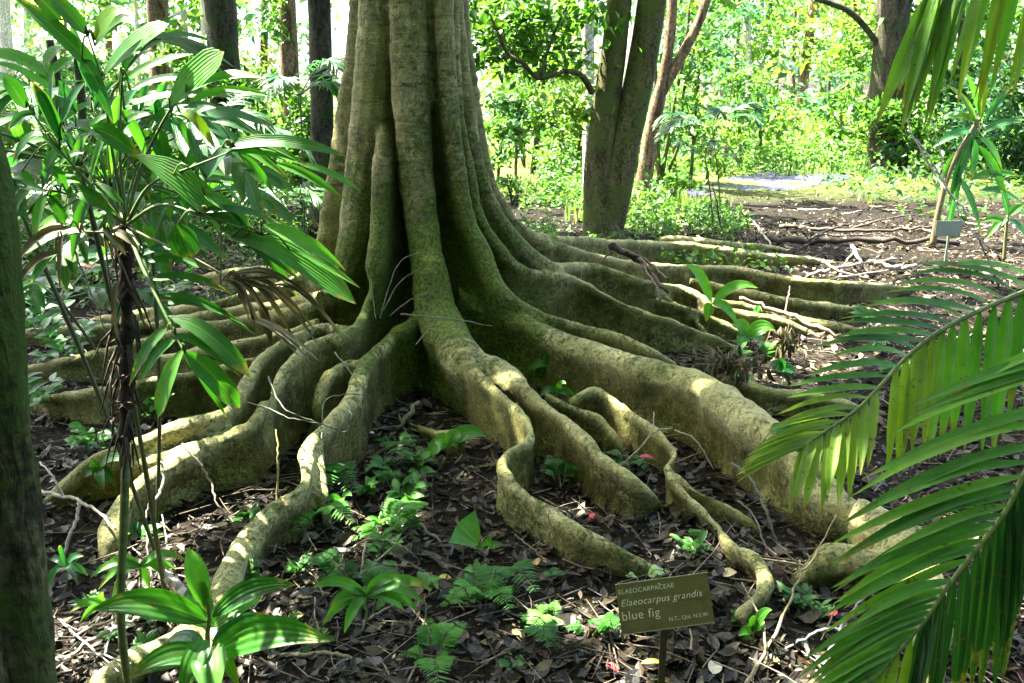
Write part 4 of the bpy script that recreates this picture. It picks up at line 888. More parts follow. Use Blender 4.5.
# ---- more palms in the thicket at left
def clump_palm(label, px, py, Y, nf, L, wl, nl, cols, az=(0, 6.28), elev=(.2, 1.1), name='understorey_palm', narrow=False, droop=.9, stem=True):
    node = Q(px, py, Y); base = Vector((Q(127 if px < 200 else px + 4, 300, Y).x, Y, 0)); t = thing(name, tuple(base), label, 'palm')
    mb = MB(); mb.tube(smooth_path([base, base.lerp(node, .5) + Vector((.02, 0, 0)), node], 24), [.007 * (1.15 if i % 4 == 0 else 1) for i in range(24)], (.05, .055, .012), 8); mb.build('stem', M_STEM, t)
    for k in range(nf):
        a = az[0] + (az[1] - az[0]) * (k + .5 * random.random()) / nf; e = random.uniform(*elev); l = L * random.uniform(.75, 1.1)
        d = Vector((math.cos(a) * math.cos(e), math.sin(a) * math.cos(e), math.sin(e)))
        sp = smooth_path([node, node + d * l * .45, node + d * l * .8 + Vector((0, 0, -.12 * l * droop)), node + d * l + Vector((0, 0, -.32 * l * droop))], 24)
        mb = MB(); c = random.choice(cols)
        for i in range(nl):
            u = .25 + .74 * i / (nl - 1); q = sp[min(int(u * 23), 22)]; tg = (sp[min(int(u * 23) + 1, 23)] - sp[max(int(u * 23) - 1, 0)]).normalized()
            sd = tg.cross(Vector((0, 0, 1))).normalized()
            for s_ in (-1, 1):
                if random.random() < .06: continue
                ll = l * (.42 if not narrow else .34) * (1.1 - .55 * abs(u - .5) * 2 * .8) * random.uniform(.8, 1.15); dr = (sd * s_ * (.95 - .5 * u) + tg * (.35 + .6 * u) + Vector((0, 0, random.uniform(-.25, .15)))).normalized()
                e2 = q + dr * ll + Vector((0, 0, -.18 * ll * random.uniform(.4, 1.6)))
                mb.blade([q, q.lerp(e2, .5) + Vector((0, 0, .09 * ll)), e2], wl * random.uniform(.75, 1.2), Vector((rng.uniform(-.3, .3), -.5, .9)), col1(*c), .3, 'palm' if narrow or random.random() < .6 else 'broad', 8)
        o = mb.build('frond', M_PALM, t); rb = MB(); rb.tube(sp, list(np.linspace(.005, .0015, 24)), (.10, .14, .04), 5); rb.build('rachis', M_STEM, o)
random.seed(21)
clump_palm('broad bladed palm behind the tall ringed palm, against the left edge', 22, 215, 2.6, 9, .62, .042, 6, (LG, LB, LP))
clump_palm('broad bladed palm behind and right of the tall ringed palm', 150, 215, 2.9, 9, .55, .040, 6, (LG, LP, LG, LB), elev=(0, .8))
clump_palm('broad bladed palm crowded against the tall ringed palm, between its upper blades', 80, 165, 2.35, 8, .5, .036, 6, (LG, LP, LB), elev=(.1, 1.2))
clump_palm('low broad bladed palm left of the dark sheath, in front of the back roots', 60, 300, 3.9, 8, .5, .036, 6, (LG, LB, LP), elev=(.1, .9))
clump_palm('narrow leafleted palm arching before the fern ringed trunk', 215, 120, 6.2, 7, .62, .022, 18, (LB, ((.03, .12, .07), (.05, .15, .09))), narrow=True, elev=(-.1, .7))
clump_palm('narrow leafleted palm between the shaggy trunk and the half hidden dark trunk', 300, 95, 7.0, 7, .6, .022, 18, (LB, LG, ((.03, .12, .07), (.05, .15, .09))), narrow=True, elev=(-.1, .8))
clump_palm('low narrow leafleted palm left of the fluted trunk, above the back roots', 262, 212, 6.4, 8, .7, .024, 18, (LG, LP), narrow=True, elev=(.1, 1.0))
clump_palm('palm with dark drooping fronds right of the slender bare stems', 712, 128, 10.5, 7, .7, .035, 14, (LB, ((.008, .05, .02), (.012, .07, .03))), narrow=True, elev=(0, .7))
clump_palm('little palm below the drooping one, nearer the puddle', 705, 158, 9.6, 6, .4, .022, 10, (LG, LB), narrow=True, elev=(.1, .9))

# ---- the fronds of the big palm at right
def right_palm():
    base = Vector((1.62, 1.75, 0)); t = thing('feather_palm', tuple(base), 'feather palm at the right edge with long arching many bladed fronds', 'palm')
    CROWN = base + Vector((0, .02, 1.15)); mb = MB(); sp = smooth_path([base, base + Vector((-.02, 0, .6)), CROWN], 40)
    mb.tube(sp, [(.045 + .012 * max(0, (i - 24) / 16)) * (1.06 if i % 3 == 0 else 1) * (1 if i < 37 else .8 - .2 * (i - 37)) for i in range(40)], (.10, .095, .045), 14); mb.build('stem', M_WOOD, t)
    def frond(rachis, spec, w=.006):
        """rachis (px,py,Y); spec(u, side) -> (tip dx, tip dy, tip dY, width px, colour) or None"""
        ps = [Q(*p) for p in rachis]; n = 60; sp = smooth_path(ps, n); mb = MB()
        pp = np.array(rachis, float)
        for side in (0, 1):
            for u, dx, dy, dY, wp, c, sag, N in spec[side]:
                if random.random() < .03: continue
                q_ = random.uniform(.72, .9) if random.random() < .1 else random.uniform(.95, 1.04); dx *= q_; dy *= q_; wp *= random.uniform(.82, 1.12); sag += random.uniform(-.025, .03)
                k = u * (n - 1); i = min(int(k), n - 2); a = sp[i].lerp(sp[i + 1], k - i)
                # pixel of a
                rel = a - Vector((0, 0, CAM_H)); zc = rel.y * CP - rel.z * SP; px = W / 2 + F * rel.x / zc; py = H / 2 - F * (rel.y * SP + rel.z * CP) / zc
                cpt = Q(px + dx, py + dy, a.y + dY); L = (cpt - a).length; mid = (a + cpt) / 2 + Vector((0, 0, sag * L))
                mb.blade([a, a.lerp(mid, .55) + Vector((0, 0, sag * L * .3)), mid, mid.lerp(cpt, .5) + Vector((0, 0, sag * L * .25)), cpt], wp * zc / F, Vector(N), col1(*c), .35, 'palm', 11)
        o = mb.build('frond', M_PALM, t); rb = MB(); tg = (sp[0] - sp[4]).normalized()
        stalk = smooth_path([CROWN - Vector((0, 0, .10)), CROWN + (sp[0] - CROWN) * .12 + Vector((0, 0, .12)), sp[0] + tg * .18, sp[0]], 24)      # the stalk that carries the frond from the stem
        rb.tube(stalk[:-1] + sp, list(np.linspace(w * 2.6, w, 23)) + list(np.linspace(w, w * .3, n)), (.16, .2, .05), 7); rb.build('rachis', M_STEM, o)
    j = lambda a: rng.uniform(-a, a)
    LG = ((.035, .15, .006), (.06, .21, .010)); LP = ((.08, .23, .012), (.13, .29, .02)); LY = ((.12, .22, .006), (.19, .27, .010))
    # upper frond: rachis from the right edge down to (815,440)
    rA = [(1130, 262, 1.62), (1080, 272, 1.58), (1024, 292, 1.54), (956, 322, 1.48), (910, 354, 1.44), (861, 406, 1.38), (819, 436, 1.34), (797, 452, 1.32)]
    up = []; dn = []
    for i in range(26):
        u = .24 + i * .0281; f = i / 25
        up.append((u, -120 + 44 * f + j(6), -24 + 62 * f + j(4), -.06, 10 - 2.5 * f, LY if f > .6 else (LG if i % 3 else LP), .055, (-.1, -.45, .85)))
    for i in range(25):
        u = .26 + i * .0293; f = i / 24
        dn.append((u, -14 + 6 * f - 8 * (f > .8) + j(4), 165 - 112 * f + j(8), -.10, 12.5 - 4 * f, (LP if f < .3 else LY) if f > .2 else LG, .02, (-.35 + j(.25), -.9, .15)))
    frond(rA, [up, dn])
    # lower frond: rachis from the right edge down to (885,670)
    rB = [(1180, 318, 1.35), (1095, 378, 1.3), (1032, 462, 1.24), (1008, 508, 1.22), (980, 545, 1.2), (945, 590, 1.17), (924, 622, 1.15), (888, 664, 1.12), (868, 690, 1.1)]
    up = []; dn = []
    for i in range(34):
        u = .02 + i * .0288; f = i / 33
        up.append((u, -235 + 152 * f + j(9), 70 + 2 * f + j(7), -.05, 13 - 3.5 * f, LG if i % 3 else LP, .065, (-.1, -.5, .8)))
    for i in range(22):
        u = .14 + i * .041; f = i / 21
        dn.append((u, -8 - 22 * f + j(5), 215 - 130 * f + j(8), -.08, 14.5 - 5 * f, ((.005, .038, .003), (.010, .058, .005)) if f < .75 else LY, .02, (-.3 + j(.2), -.9, .15)))
    frond(rB, [up, dn])
    # hanging frond in the upper right corner
    rC = [(1150, 120, 1.7), (1120, 10, 1.62), (1075, -45, 1.56), (1015, -55, 1.5), (962, -34, 1.46), (930, -10, 1.44)]
    a = []; b = []; LT = ((.09, .19, .02), (.15, .25, .045))
    for i in range(27):
        u = .34 + i * .024; f = i / 26
        a.append((u, -40 - 6 * f + j(14), 178 - 34 * f + j(18), -.05 + j(.03), (9 + 4 * (f > .7)) * random.uniform(.75, 1.2), (LT, LP, LT, LY)[i % 4], .05, (-.3 + j(.2), -.7, .6)))
    a.append((.97, -24, 112, -.03, 20, LT, .05, (-.3, -.7, .6))); a.append((.93, -44, 116, -.02, 17, LT, .05, (-.3, -.7, .6)))
    frond(rC, [a, b])
right_palm()

# ---- long bladed plant by the grey plate
def rosette(label, base, stem, leaves, name, cat, mat=M_BROAD, sw=.012, sc=(.12, .12, .04), group=None, prof='lance', fold=.35, lname='leaf', ns=11, sag=.16):
    """stem: list of (px,py,Y); leaves: (bx,by,tx,ty,w px,colour[,Y0,Y1])"""
    t = thing(name, tuple(base), label, cat, group)
    mb = MB(); ps = [base] + [Q(*q) for q in stem]; n = 5 * len(ps); mb.tube(smooth_path(ps, n), list(np.linspace(sw, sw * .5, n)), sc, 8); mb.build('stem', M_STEM, t)
    for q in leaves:
        mb = MB(); Y0 = q[6] if len(q) > 6 else stem[-1][2]; Y1 = q[7] if len(q) > 7 else Y0
        leaflet(mb, q[:2], q[2:4], q[4], Y0, Y1, col=q[5], prof=prof, fold=fold, ns=ns, sag=sag); mb.build(lname, mat, t)
    return t
b = P(932, 248, 0)
rosette('upright dracaena like plant with long drooping and yellow tipped blades behind the grey plate', b, [(940, 205, b.y), (952, 165, b.y), (972, 130, b.y), (980, 118, b.y)],
    [(978,126,945,84,9,LY),(978,122,950,118,8,LY),(980,120,984,68,9,LY),(984,122,1010,88,7,LB),(976,130,932,148,10,LB),(974,134,948,205,10,LB),(972,138,972,182,12,LB),(980,138,1002,170,10,LG),(984,132,1022,122,8,LB),(978,145,1010,215,9,LG),(960,165,946,240,9,LB),(970,180,1020,176,9,LG),(980,190,1024,205,9,LB),(956,175,982,238,8,LB),(962,150,938,186,9,LG),(975,128,958,95,7,LY),(980,118,965,72,6,LP)], 'long_bladed_plant', 'plant', sw=.035, sc=(.13, .10, .05), sag=.1)
b = P(1004, 262, 0)
rosette('small long bladed plant half behind the big frond at the right edge', b, [(1006,232,b.y),(1008,215,b.y)], [(1008,218,985,240,8,LG),(1008,216,1024,205,8,LG),(1008,220,1030,245,9,LB),(1006,222,980,222,7,LG),(1008,216,1000,190,7,LB)], 'long_bladed_plant', 'plant', sw=.02, sag=.12)

# ---- seedling with long shiny leaves in front
b = Vector((Q(206, 640, 1.8).x, 1.8, 0))
rosette('broad leaved green seedling in front of the sunlit broken stick', b, [(208, 650, 1.8), (209, 618, 1.8), (208, 600, 1.8)],
    [(206,608,188,548,22,LP,1.8,1.84),(208,622,92,610,30,LG,1.8,1.74),(205,628,188,588,30,LG,1.8,1.86),(207,612,200,578,14,LY,1.8,1.82),(212,617,296,585,22,LG,1.8,1.8),(210,628,262,600,20,LP,1.8,1.86),(212,655,330,641,34,LG,1.78,1.72),(211,650,276,618,24,LB,1.8,1.88),(210,648,214,700,36,LP,1.78,1.66),(206,655,128,678,26,LG,1.78,1.7),(206,650,168,640,18,LB,1.8,1.86),(214,640,240,690,16,LY,1.8,1.74),(208,640,180,700,24,LG,1.78,1.68)],
    'broad_leaved_seedling', 'seedling', sw=.008, fold=.3, sag=.14)

# ---- ferns and fan leaved seedlings on the litter
def fern(label, base, tips, group=None, n=19, wf=.36, col=LP):
    t = thing('fern', tuple(base), label, 'fern', group)
    for (px, py, h) in tips:
        c = P(px, py, h); a = Vector(base) + Vector((0, 0, .01)); L = (c - a).length; m = (a + c) / 2 + Vector((0, 0, .28 * L)); sp = smooth_path([a, a.lerp(m, .6) + Vector((0, 0, .05 * L)), m, c], 30)
        mb = MB(); mb.tube(sp, list(np.linspace(.0022, .0008, 30)), (.10, .14, .04), 5)
        for i in range(n):
            u = .28 + .70 * i / (n - 1); k = u * 29; q = sp[min(int(k), 28)]; tg = (sp[min(int(k) + 1, 29)] - sp[max(int(k) - 1, 0)]).normalized()
            sd = tg.cross(Vector((0, 0, 1))).normalized(); ln = L * wf * math.sin(math.pi * (.18 + .82 * (1 - (u - .28) / .72) * .62 + .0)) ** 1.2 * (1.05 - .55 * (u - .28) / .72)
            for s in (-1, 1):
                e = q + sd * s * ln + tg * ln * .42 + Vector((0, 0, -.10 * ln))
                mb.blade([q, q.lerp(e, .5) + Vector((0, 0, .04 * ln)), e], ln * .19, Vector((0, -.25, 1)), col1(*col), .1, 'lance', 7, jag=1.3)
        mb.build('frond', M_FERN, t)
    return t
FG = 'small ferns on the leaf litter'
fern('lacy fern frond lying left of the heart shaped leaf, below the middle roots', P(385,545,0), [(350,540,.04),(425,502,.06),(352,528,.05),(412,516,.08)], FG)
fern('bright fern pair between the heart shaped leaf and the bottom edge', P(470,610,0), [(520,590,.05),(440,606,.05),(510,575,.07)], FG)
fern('upright fresh fern closest to the bottom edge in the middle', P(432,668,0), [(466,622,.08),(398,655,.04),(440,690,.06),(428,618,.12),(456,650,.04)], FG)
fern('thin fern left of the upright fresh fern near the bottom edge', P(372,620,0), [(392,560,.12),(352,600,.08),(390,600,.06)], FG, col=LG)
fern('pale sunlit fern tip just above the name board', P(640,586,0), [(672,573,.05),(626,576,.05)], FG, col=((.25,.36,.16),(.32,.42,.2)))
fern('fern in the hollow of the wavy front root', P(560,492,0), [(548,455,.12),(580,462,.1),(540,470,.1),(570,480,.06)], FG, col=LG)
fern('fern under the dark shelter of the middle roots', P(395,452,0), [(372,440,.05),(420,436,.05),(404,470,.03)], FG, n=15, col=LG)
fern('tiny fern in the gap between the two thin front right roots', P(695,545,0), [(690,528,.04),(704,530,.03)], FG, n=12)
fern('fern against the mossy side of the large right root, above the thin roots', P(628,470,0), [(604,452,.08),(640,455,.06),(612,470,.04),(650,470,.05)], FG, n=15, col=LG)
fern('fern by the thin stick to the left of the heart shaped leaf', P(352,585,0), [(318,578,.05),(350,560,.08),(300,560,.06)], FG, col=LG)

def fan_seedling(label, base, hub, tips, wpx, group=None, name='palm_seedling', col=LG, prof='lance', cat='seedling', sag=.22, Ym=0.0):
    t = thing(name, tuple(base), label, cat, group); Y = Vector(base).y
    mb = MB(); h = Q(hub[0], hub[1], Y); mb.tube(smooth_path([Vector(base), Vector(base).lerp(h, .5) + Vector((.01, 0, 0)), h], 10), list(np.linspace(.004, .0025, 10)), (.10, .13, .04), 6); mb.build('stem', M_STEM, t)
    for (tx, ty) in tips:
        mb = MB(); leaflet(mb, hub, (tx, ty), wpx, Y, Y - rng.uniform(-.03, .08), sag=sag, col=col, prof=prof); mb.build('leaf', M_BROAD if prof != 'palm' else M_PALM, t)
    return t
fan_seedling('fan leaved palm seedling with drooping blades left of the lower ferns', P(360,640,0), (366,596), [(312,588),(322,626),(344,634),(330,606),(425,604),(420,612),(404,610),(398,580),(432,590)], 11, prof='palm', col=LP)
fan_seedling('pale fan leaved palm seedling behind the ringed palm stem', P(135,610,0), (140,566), [(90,578),(98,590),(108,562),(112,598),(170,578),(186,560),(176,570),(150,590)], 8, prof='palm', col=LP)
fan_seedling('narrow bladed seedling by the foot of the mossy edge trunk', P(62,600,0), (66,566), [(46,590),(78,584),(88,576),(50,560),(84,556),(60,545)], 7, prof='palm', col=LB)
fan_seedling('grassy palm seedling just left of the ringed stem, low by the sticks', P(110,640,0), (112,606), [(70,612),(80,622),(90,598),(128,594)], 8, prof='palm', col=LP)
fan_seedling('single heart shaped leaf standing on the litter', P(462,566,0), (458,524), [(478,545)], 38, prof='heart', name='heart_leaved_seedling', col=((.05,.17,.04),(.06,.19,.045)), sag=.05)
fan_seedling('low rounded leaf sprig right beside the heart shaped leaf', P(488,556,0), (486,548), [(502,545),(474,552),(492,538)], 12, name='small_seedling', prof='heart', sag=.1)
fan_seedling('three leaved seedling at the foot of the wavy front root', P(440,470,0), (448,446), [(426,458),(462,436),(486,436),(434,442)], 17, name='broad_leaved_seedling', col=LP)
fan_seedling('bright serrated seedling standing between the main mossy root and the large right root', P(555,392,0), (546,366), [(572,358),(526,372),(560,366),(536,378),(570,368),(552,352)], 9, name='broad_leaved_seedling', col=LP)
fan_seedling('small dark seedling below the bright serrated one, between the same roots', P(560,412,0), (556,392), [(578,402),(540,396),(566,384),(545,404)], 8, name='small_seedling', col=LG)
fan_seedling('dark green seedling with rounded leaves against the large right root beside the frond', P(785,500,0), (782,440), [(804,428),(760,452),(798,448),(770,432),(776,466),(802,462)], 15, name='broad_leaved_seedling', col=LB)
fan_seedling('vine like seedling with three broad leaves on the right hand root crests', P(702,345,0), (712,304), [(684,266),(758,288),(706,322),(738,326)], 11, name='broad_leaved_seedling', col=LP)
fan_seedling('low seedling with wide pale leaves beside the dry brown leaf clump', P(752,350,0), (748,336), [(775,330),(732,326),(764,344),(738,346)], 16, name='broad_leaved_seedling', col=LP)
fan_seedling('seedling in the bright litter right of the dry brown leaf clump', P(782,385,0), (782,372), [(770,366),(796,372),(778,360),(790,382)], 11, name='small_seedling', col=LB)
fan_seedling('twining leafy sprig on the crest of the broad left root', P(95,505,0), (98,470), [(84,478),(116,486),(90,462),(104,490),(132,464)], 11, name='small_seedling', col=LG)
fan_seedling('seedling with small round leaves under the wavy root by the stick', P(748,650,0), (752,632), [(765,622),(738,636),(772,610),(742,646),(756,616)], 10, name='small_seedling', col=LG)
fan_seedling('seedling in the darkness right of the left hanging root', P(338,520,0), (342,505), [(325,500),(352,496),(336,516),(350,512)], 9, name='small_seedling', col=LG)
def sprig(label, px, py, n, spread, wl, col, name='shrublet', group=None, cat='shrub'):
    """thin wiry stems with small glossy leaves set along them"""
    b = P(px, py, 0); k = pxm(b); t = thing(name, tuple(b), label, cat, group); ms = MB(); lv = MB()
    for q in range(n):
        a = rng.uniform(0, 6.28); tip = b + Vector((math.cos(a) * spread * k * rng.uniform(.4, 1), math.sin(a) * spread * k * .7, spread * k * rng.uniform(.5, 1.5)))
        sp = smooth_path([b, b.lerp(tip, .5) + Vector((0, 0, .18 * spread * k)), tip], 14); ms.tube(sp, list(np.linspace(.0028, .001, 14)), (.09, .09, .04), 5)
        for i in range(4, 14, 2):
            for s_ in (-1, 1):
                if random.random() < .2: continue
                tg = (sp[min(i + 1, 13)] - sp[i - 1]).normalized(); sd = tg.cross(Vector((0, 0, 1))).normalized(); ll = wl * k * rng.uniform(1.4, 2.6)
                e = sp[i] + (sd * s_ * rng.uniform(.5, 1) + tg * rng.uniform(.2, .8)).normalized() * ll + Vector((0, 0, rng.uniform(-.35, .1) * ll))
                lv.blade([sp[i], sp[i].lerp(e, .5) + Vector((0, 0, .08 * ll)), e], wl * k * rng.uniform(.7, 1.1), Vector((rng.uniform(-.5, .5), -.4, 1)), col1(*col), .25, 'lance', 7)
    ms.build('stem', M_STEM, t); lv.build('foliage', M_BROAD, t); return t
GL = ((.03, .13, .03), (.06, .19, .05))
for lab, px, py, n, spd, wl, c in [('glossy bright leaved shrublet left of the dark palm sheath, above the low roots',72,372,6,34,9,GL),('glossy shrublet right beside the dark palm sheath, lowest of the left shrublets',98,452,5,26,8,LP),
    ('glossy shrublet by the mossy edge trunk',34,420,5,30,9,GL),('small glossy shrublet behind the hanging fan of blades',148,425,5,26,7,GL),('loose shrublet at the far left between the back roots',40,345,6,36,9,LB),('wiry shrublet behind the dark sheath on the crest of the back roots',172,310,5,30,8,LG),
    ('glossy shrublet in the gap under the dead fronds',205,345,5,22,7,LG),('small shrublet in the dark hollow below the main mossy root',420,470,4,20,7,LG),('leafy shrublet on the litter between the root end and the name board',690,560,4,18,7,LG)]:
    sprig(lab, px, py, n, spd, wl, c)
random.seed(33)
GS = 'small seedlings scattered on the litter below the roots'
for q in range(16):
    px, py = random.uniform(290, 620), random.uniform(468, 672)
    if 500 < px < 660 and py < 580: px -= 170
    sprig('tiny green seedling on the dark litter below the middle roots', px, py, random.choice((2, 3, 3)), random.uniform(9, 18), random.uniform(5, 8), random.choice((LG, LP, GL)), 'small_seedling', GS, 'seedling')
for q in range(12):
    px, py = random.uniform(60, 300), random.uniform(520, 675)
    sprig('tiny green seedling on the litter round the left front root', px, py, 3, random.uniform(9, 18), random.uniform(5, 8), random.choice((LG, LB, GL)), 'small_seedling', 'small seedlings round the left front root', 'seedling')
for q in range(14):
    px, py = random.uniform(690, 900), random.uniform(300, 400) if q % 2 else random.uniform(560, 670)
    if q % 2: sprig('tiny green seedling on the sunlit litter among the right hand roots', px, py, 3, random.uniform(8, 14), random.uniform(5, 7), random.choice((LG, LP)), 'small_seedling', 'small seedlings among the right hand roots', 'seedling')
    else: sprig('tiny green seedling on the litter near the name board', px, py, 3, random.uniform(9, 16), random.uniform(5, 8), random.choice((LG, LB)), 'small_seedling', 'small seedlings near the name board', 'seedling')
for q in range(8):
    px, py = random.uniform(300, 590), random.uniform(480, 665); 
    if px > 480 and py < 580: py = 610 + 40 * random.random()
    tips = []
    for _ in range(random.choice((3, 4, 5))):
        a = random.uniform(0, 6.28); l = random.uniform(26, 46); tips.append((px + math.cos(a) * l, py + math.sin(a) * l * .6 - 8, random.uniform(.03, .10)))
    fern('small lacy fern among the litter below the middle roots', P(px, py, 0), tips, 'small lacy ferns below the middle roots', n=17, col=random.choice((LG, LP)))

# ---- mossy trunk at the left edge
t = thing('mossy_trunk', (Q(28, 683, 1.62).x, 1.62, 0), 'dark mossy trunk cut by the left edge of the view', 'tree')
trunk_mesh([Vector((Q(28, 683, 1.62).x, 1.62, -.1)), Q(24, 640, 1.62), Q(13, 520, 1.62), Q(0, 380, 1.62), Q(-12, 230, 1.62), Q(-40, 60, 1.62), Q(-90, -120, 1.6)], [.062, .055, .052, .05, .048, .046, .044], t, M_BARK_MOSSY, flare=1.25, bumpy=.10, n=28)
#PART5
# ------------------------------------------------------------------ litter, sticks, signs
def litter():
    n = 78000
    # denser near the viewer, where single leaves can be seen
    y = np.where(rng.random(n) < .72, 1.25 + 9.5 * rng.random(n) ** 1.7, 7 + 12 * rng.random(n)); x = rng.uniform(-.78, .88, n) * (y + .6)
    pos = np.stack([x, y, ground_z(x, y) + .004 + .022 * rng.random(n) ** 1.5], 1)
    # drifts of leaves against and between roots
    pal = np.array([(.055,.036,.02),(.10,.068,.036),(.15,.105,.06),(.24,.18,.11),(.33,.26,.17),(.05,.05,.024),(.08,.045,.022),(.02,.015,.01),(.17,.15,.05),(.18,.06,.04),(.40,.34,.26)])
    w = np.array([.17,.17,.13,.10,.06,.12,.08,.12,.02,.012,.03]); w = w / w.sum()
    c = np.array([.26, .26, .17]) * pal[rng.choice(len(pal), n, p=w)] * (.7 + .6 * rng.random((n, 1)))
    c *= np.where((x > 1.3) & (y > 4.6), 2.3, np.where(y > 7, 1.5, .9))[:, None]     # drier, paler leaves at right, sun on the open ground put into their colour
    L = (.012 + .075 * rng.random(n) ** 2.4)
    nr = rng.normal(size=(n, 3)) * .38 + np.array([0, 0, 1.0])
    nr /= np.linalg.norm(nr, axis=1, keepdims=True)
    r = rng.normal(size=(n, 3)); t = r - nr * (r * nr).sum(1, keepdims=True); t /= np.linalg.norm(t, axis=1, keepdims=True); b = np.cross(nr, t)
    L = L[:, None]; Wd = L * (.13 + .17 * rng.random((n, 1))); cu = L * rng.uniform(-.10, .25, (n, 1)); fo = Wd * rng.uniform(-.2, .8, (n, 1)); tw = rng.uniform(-.35, .35, (n, 1))
    rows = [pos - t * L * .5 + nr * cu]
    for u, w_ in ((-.28, .68), (.02, 1.0), (.28, .66)):
        m_ = pos + t * L * u + nr * cu * (4 * u * u) + b * Wd * .25 * math.sin(u * 5); k_ = nr * fo * w_ + nr * tw * u * Wd
        rows += [m_ + b * Wd * w_ + k_, m_, m_ - b * Wd * w_ + nr * fo * w_ - nr * tw * u * Wd]
    rows.append(pos + t * L * .5 + nr * cu)
    V = np.stack(rows, 1).reshape(-1, 3); i = np.arange(n)[:, None] * 11
    mb = MB()
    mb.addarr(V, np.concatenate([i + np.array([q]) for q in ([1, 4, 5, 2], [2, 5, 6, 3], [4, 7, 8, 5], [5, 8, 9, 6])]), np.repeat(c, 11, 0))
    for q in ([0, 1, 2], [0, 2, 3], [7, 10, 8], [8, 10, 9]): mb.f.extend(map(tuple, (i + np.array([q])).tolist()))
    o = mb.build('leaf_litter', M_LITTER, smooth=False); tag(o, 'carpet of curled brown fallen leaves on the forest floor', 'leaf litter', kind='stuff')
    mb = MB()
    for k in range(4200):
        yy = 1.4 + 8.5 * random.random() ** 1.5; xx = random.uniform(-.62, .62) * (yy + .4); ln = random.choice((.05, .08, .12, .2, .3)) * random.uniform(.6, 1.4); a = random.uniform(0, 6.28)
        p = Vector((xx, yy, float(ground_z(xx, yy)) + random.uniform(.004, .03))); e = p + Vector((math.cos(a) * ln, math.sin(a) * ln, random.uniform(-.01, .03))); m = (p + e) / 2 + Vector((random.uniform(-.1, .1) * ln, random.uniform(-.1, .1) * ln, random.uniform(0, .05) * ln))
        g = random.choice(((.04, .03, .018), (.08, .06, .04), (.15, .12, .08), (.025, .02, .012), (.22, .18, .13))); r = random.uniform(.0012, .0035)
        mb.tube([p, m, e], [r, r * .9, r * .5], g, 4, False)
    o = mb.build('twig_litter', M_WOOD); tag(o, 'fine broken twigs strewn among the fallen leaves', 'twigs', kind='stuff')
litter()

def stick(label, pts, wpx, col=(.14, .11, .08), name='stick', branches=(), group=None, cat='stick', mat=None, rough=.12):
    ps = [pt(*q) for q in pts]; n = len(ps) * 5; sp = smooth_path(ps, n); k = pxm(ps[len(ps) // 2])
    t = thing(name, tuple(ps[0]), label, cat, group)
    def one(sp, w0, w1, nm, par):
        mb = MB(); m = len(sp); sp = [q + Vector(rng.normal(size=3)) * w0 * k * .16 for q in sp]; rr = np.linspace(w0, w1, m) * k / 2 * .78 * (1 + rough * rng.normal(size=m)); mb.tube(sp, list(np.maximum(rr, .0008)), col, 8)
        return mb.build(nm, mat or M_WOOD, par)
    one(sp, wpx[0], wpx[1], 'shaft', t)
    for bp, bw in branches:
        q = [pt(*a) for a in bp]; one(smooth_path(q, len(q) * 5), bw[0], bw[1], 'side_twig', t)
    return t
PALE = (.26, .225, .18); GREY = (.10, .09, .065); BRN = (.13, .085, .05); DRK = (.045, .035, .026)
stick('thick broken stick with a sunlit pale end behind the broad leaved seedling', [(164,573,.14),(180,588,.12),(196,606,.09),(214,628,.06),(232,650,.03),(250,668,.0)], (15,11), (.36,.30,.25), rough=.06)
stick('long brown branch lying across the right hand root crests', [(738,298,.26),(770,308,.2),(800,320,.15),(835,334,.1),(872,345,.03)], (7,5), (.22,.16,.11), branches=[([(785,314,.17),(788,298,.26),(790,286,.32)],(2.5,1.2))])
stick('thin pale curving branch left of the ringed palm stem', [(30,490,.16),(52,494,.17),(78,500,.17),(98,512,.15),(116,530,.12)], (5,3), (.34,.29,.23), branches=[([(80,500,.17),(76,520,.12),(66,545,.06),(56,570,.0)],(4.5,3.5)),([(64,497,.17),(52,476,.24),(40,462,.26)],(3,2)),([(98,512,.15),(110,520,.12),(100,532,.08)],(2,1.5))], name='branch', cat='branch')
stick('crooked forked twig standing by the thin front right roots', [(744,690,.0),(764,655,.04),(786,612,.1),(798,580,.16),(800,560,.2)], (5,2.5), (.24,.20,.10), branches=[([(800,566,.19),(790,556,.22),(782,552,.23)],(2.5,1.5)),([(766,650,.05),(762,620,.1),(742,584,.16)],(3,1.5)),([(799,572,.17),(812,560,.2),(836,515,.3)],(2.5,1.5))], name='branch', cat='branch')
stick('grey branch leaning up under the big lower frond', [(824,690,.0),(826,660,.05),(842,628,.1),(860,600,.14),(872,590,.17)], (5,3.5), (.15,.15,.14), branches=[([(842,628,.1),(818,632,.08),(784,650,.02)],(5,3)),([(858,604,.14),(880,584,.2),(884,578,.22)],(3,2))], name='branch', cat='branch')
stick('low bent branch curving along the bottom edge right of the seedling', [(268,656,.02),(310,655,.03),(345,657,.03),(370,668,.02),(400,676,.015),(440,690,.0)], (7,5), (.18,.15,.09), branches=[([(352,659,.03),(366,676,.02),(372,692,.0)],(4,3))], name='branch', cat='branch')
stick('thin stick crossing the litter below the left hanging root', [(352,548,.02),(372,538,.06),(400,545,.05),(420,560,.01)], (3,2), (.24,.20,.14), branches=[([(366,542,.05),(360,572,.02),(352,596,.01),(356,640,.0)],(3.5,2))])
stick('dark grey stick pointing at the heart shaped leaf, on shaded litter', [(402,514,.04),(420,525,.03),(444,546,.01)], (6,4), (.13,.12,.10))
stick('short dark stick leaning in the shelter under the mossy main root', [(418,402,.16),(404,422,.1),(388,440,.02)], (7,5), (.10,.09,.06))
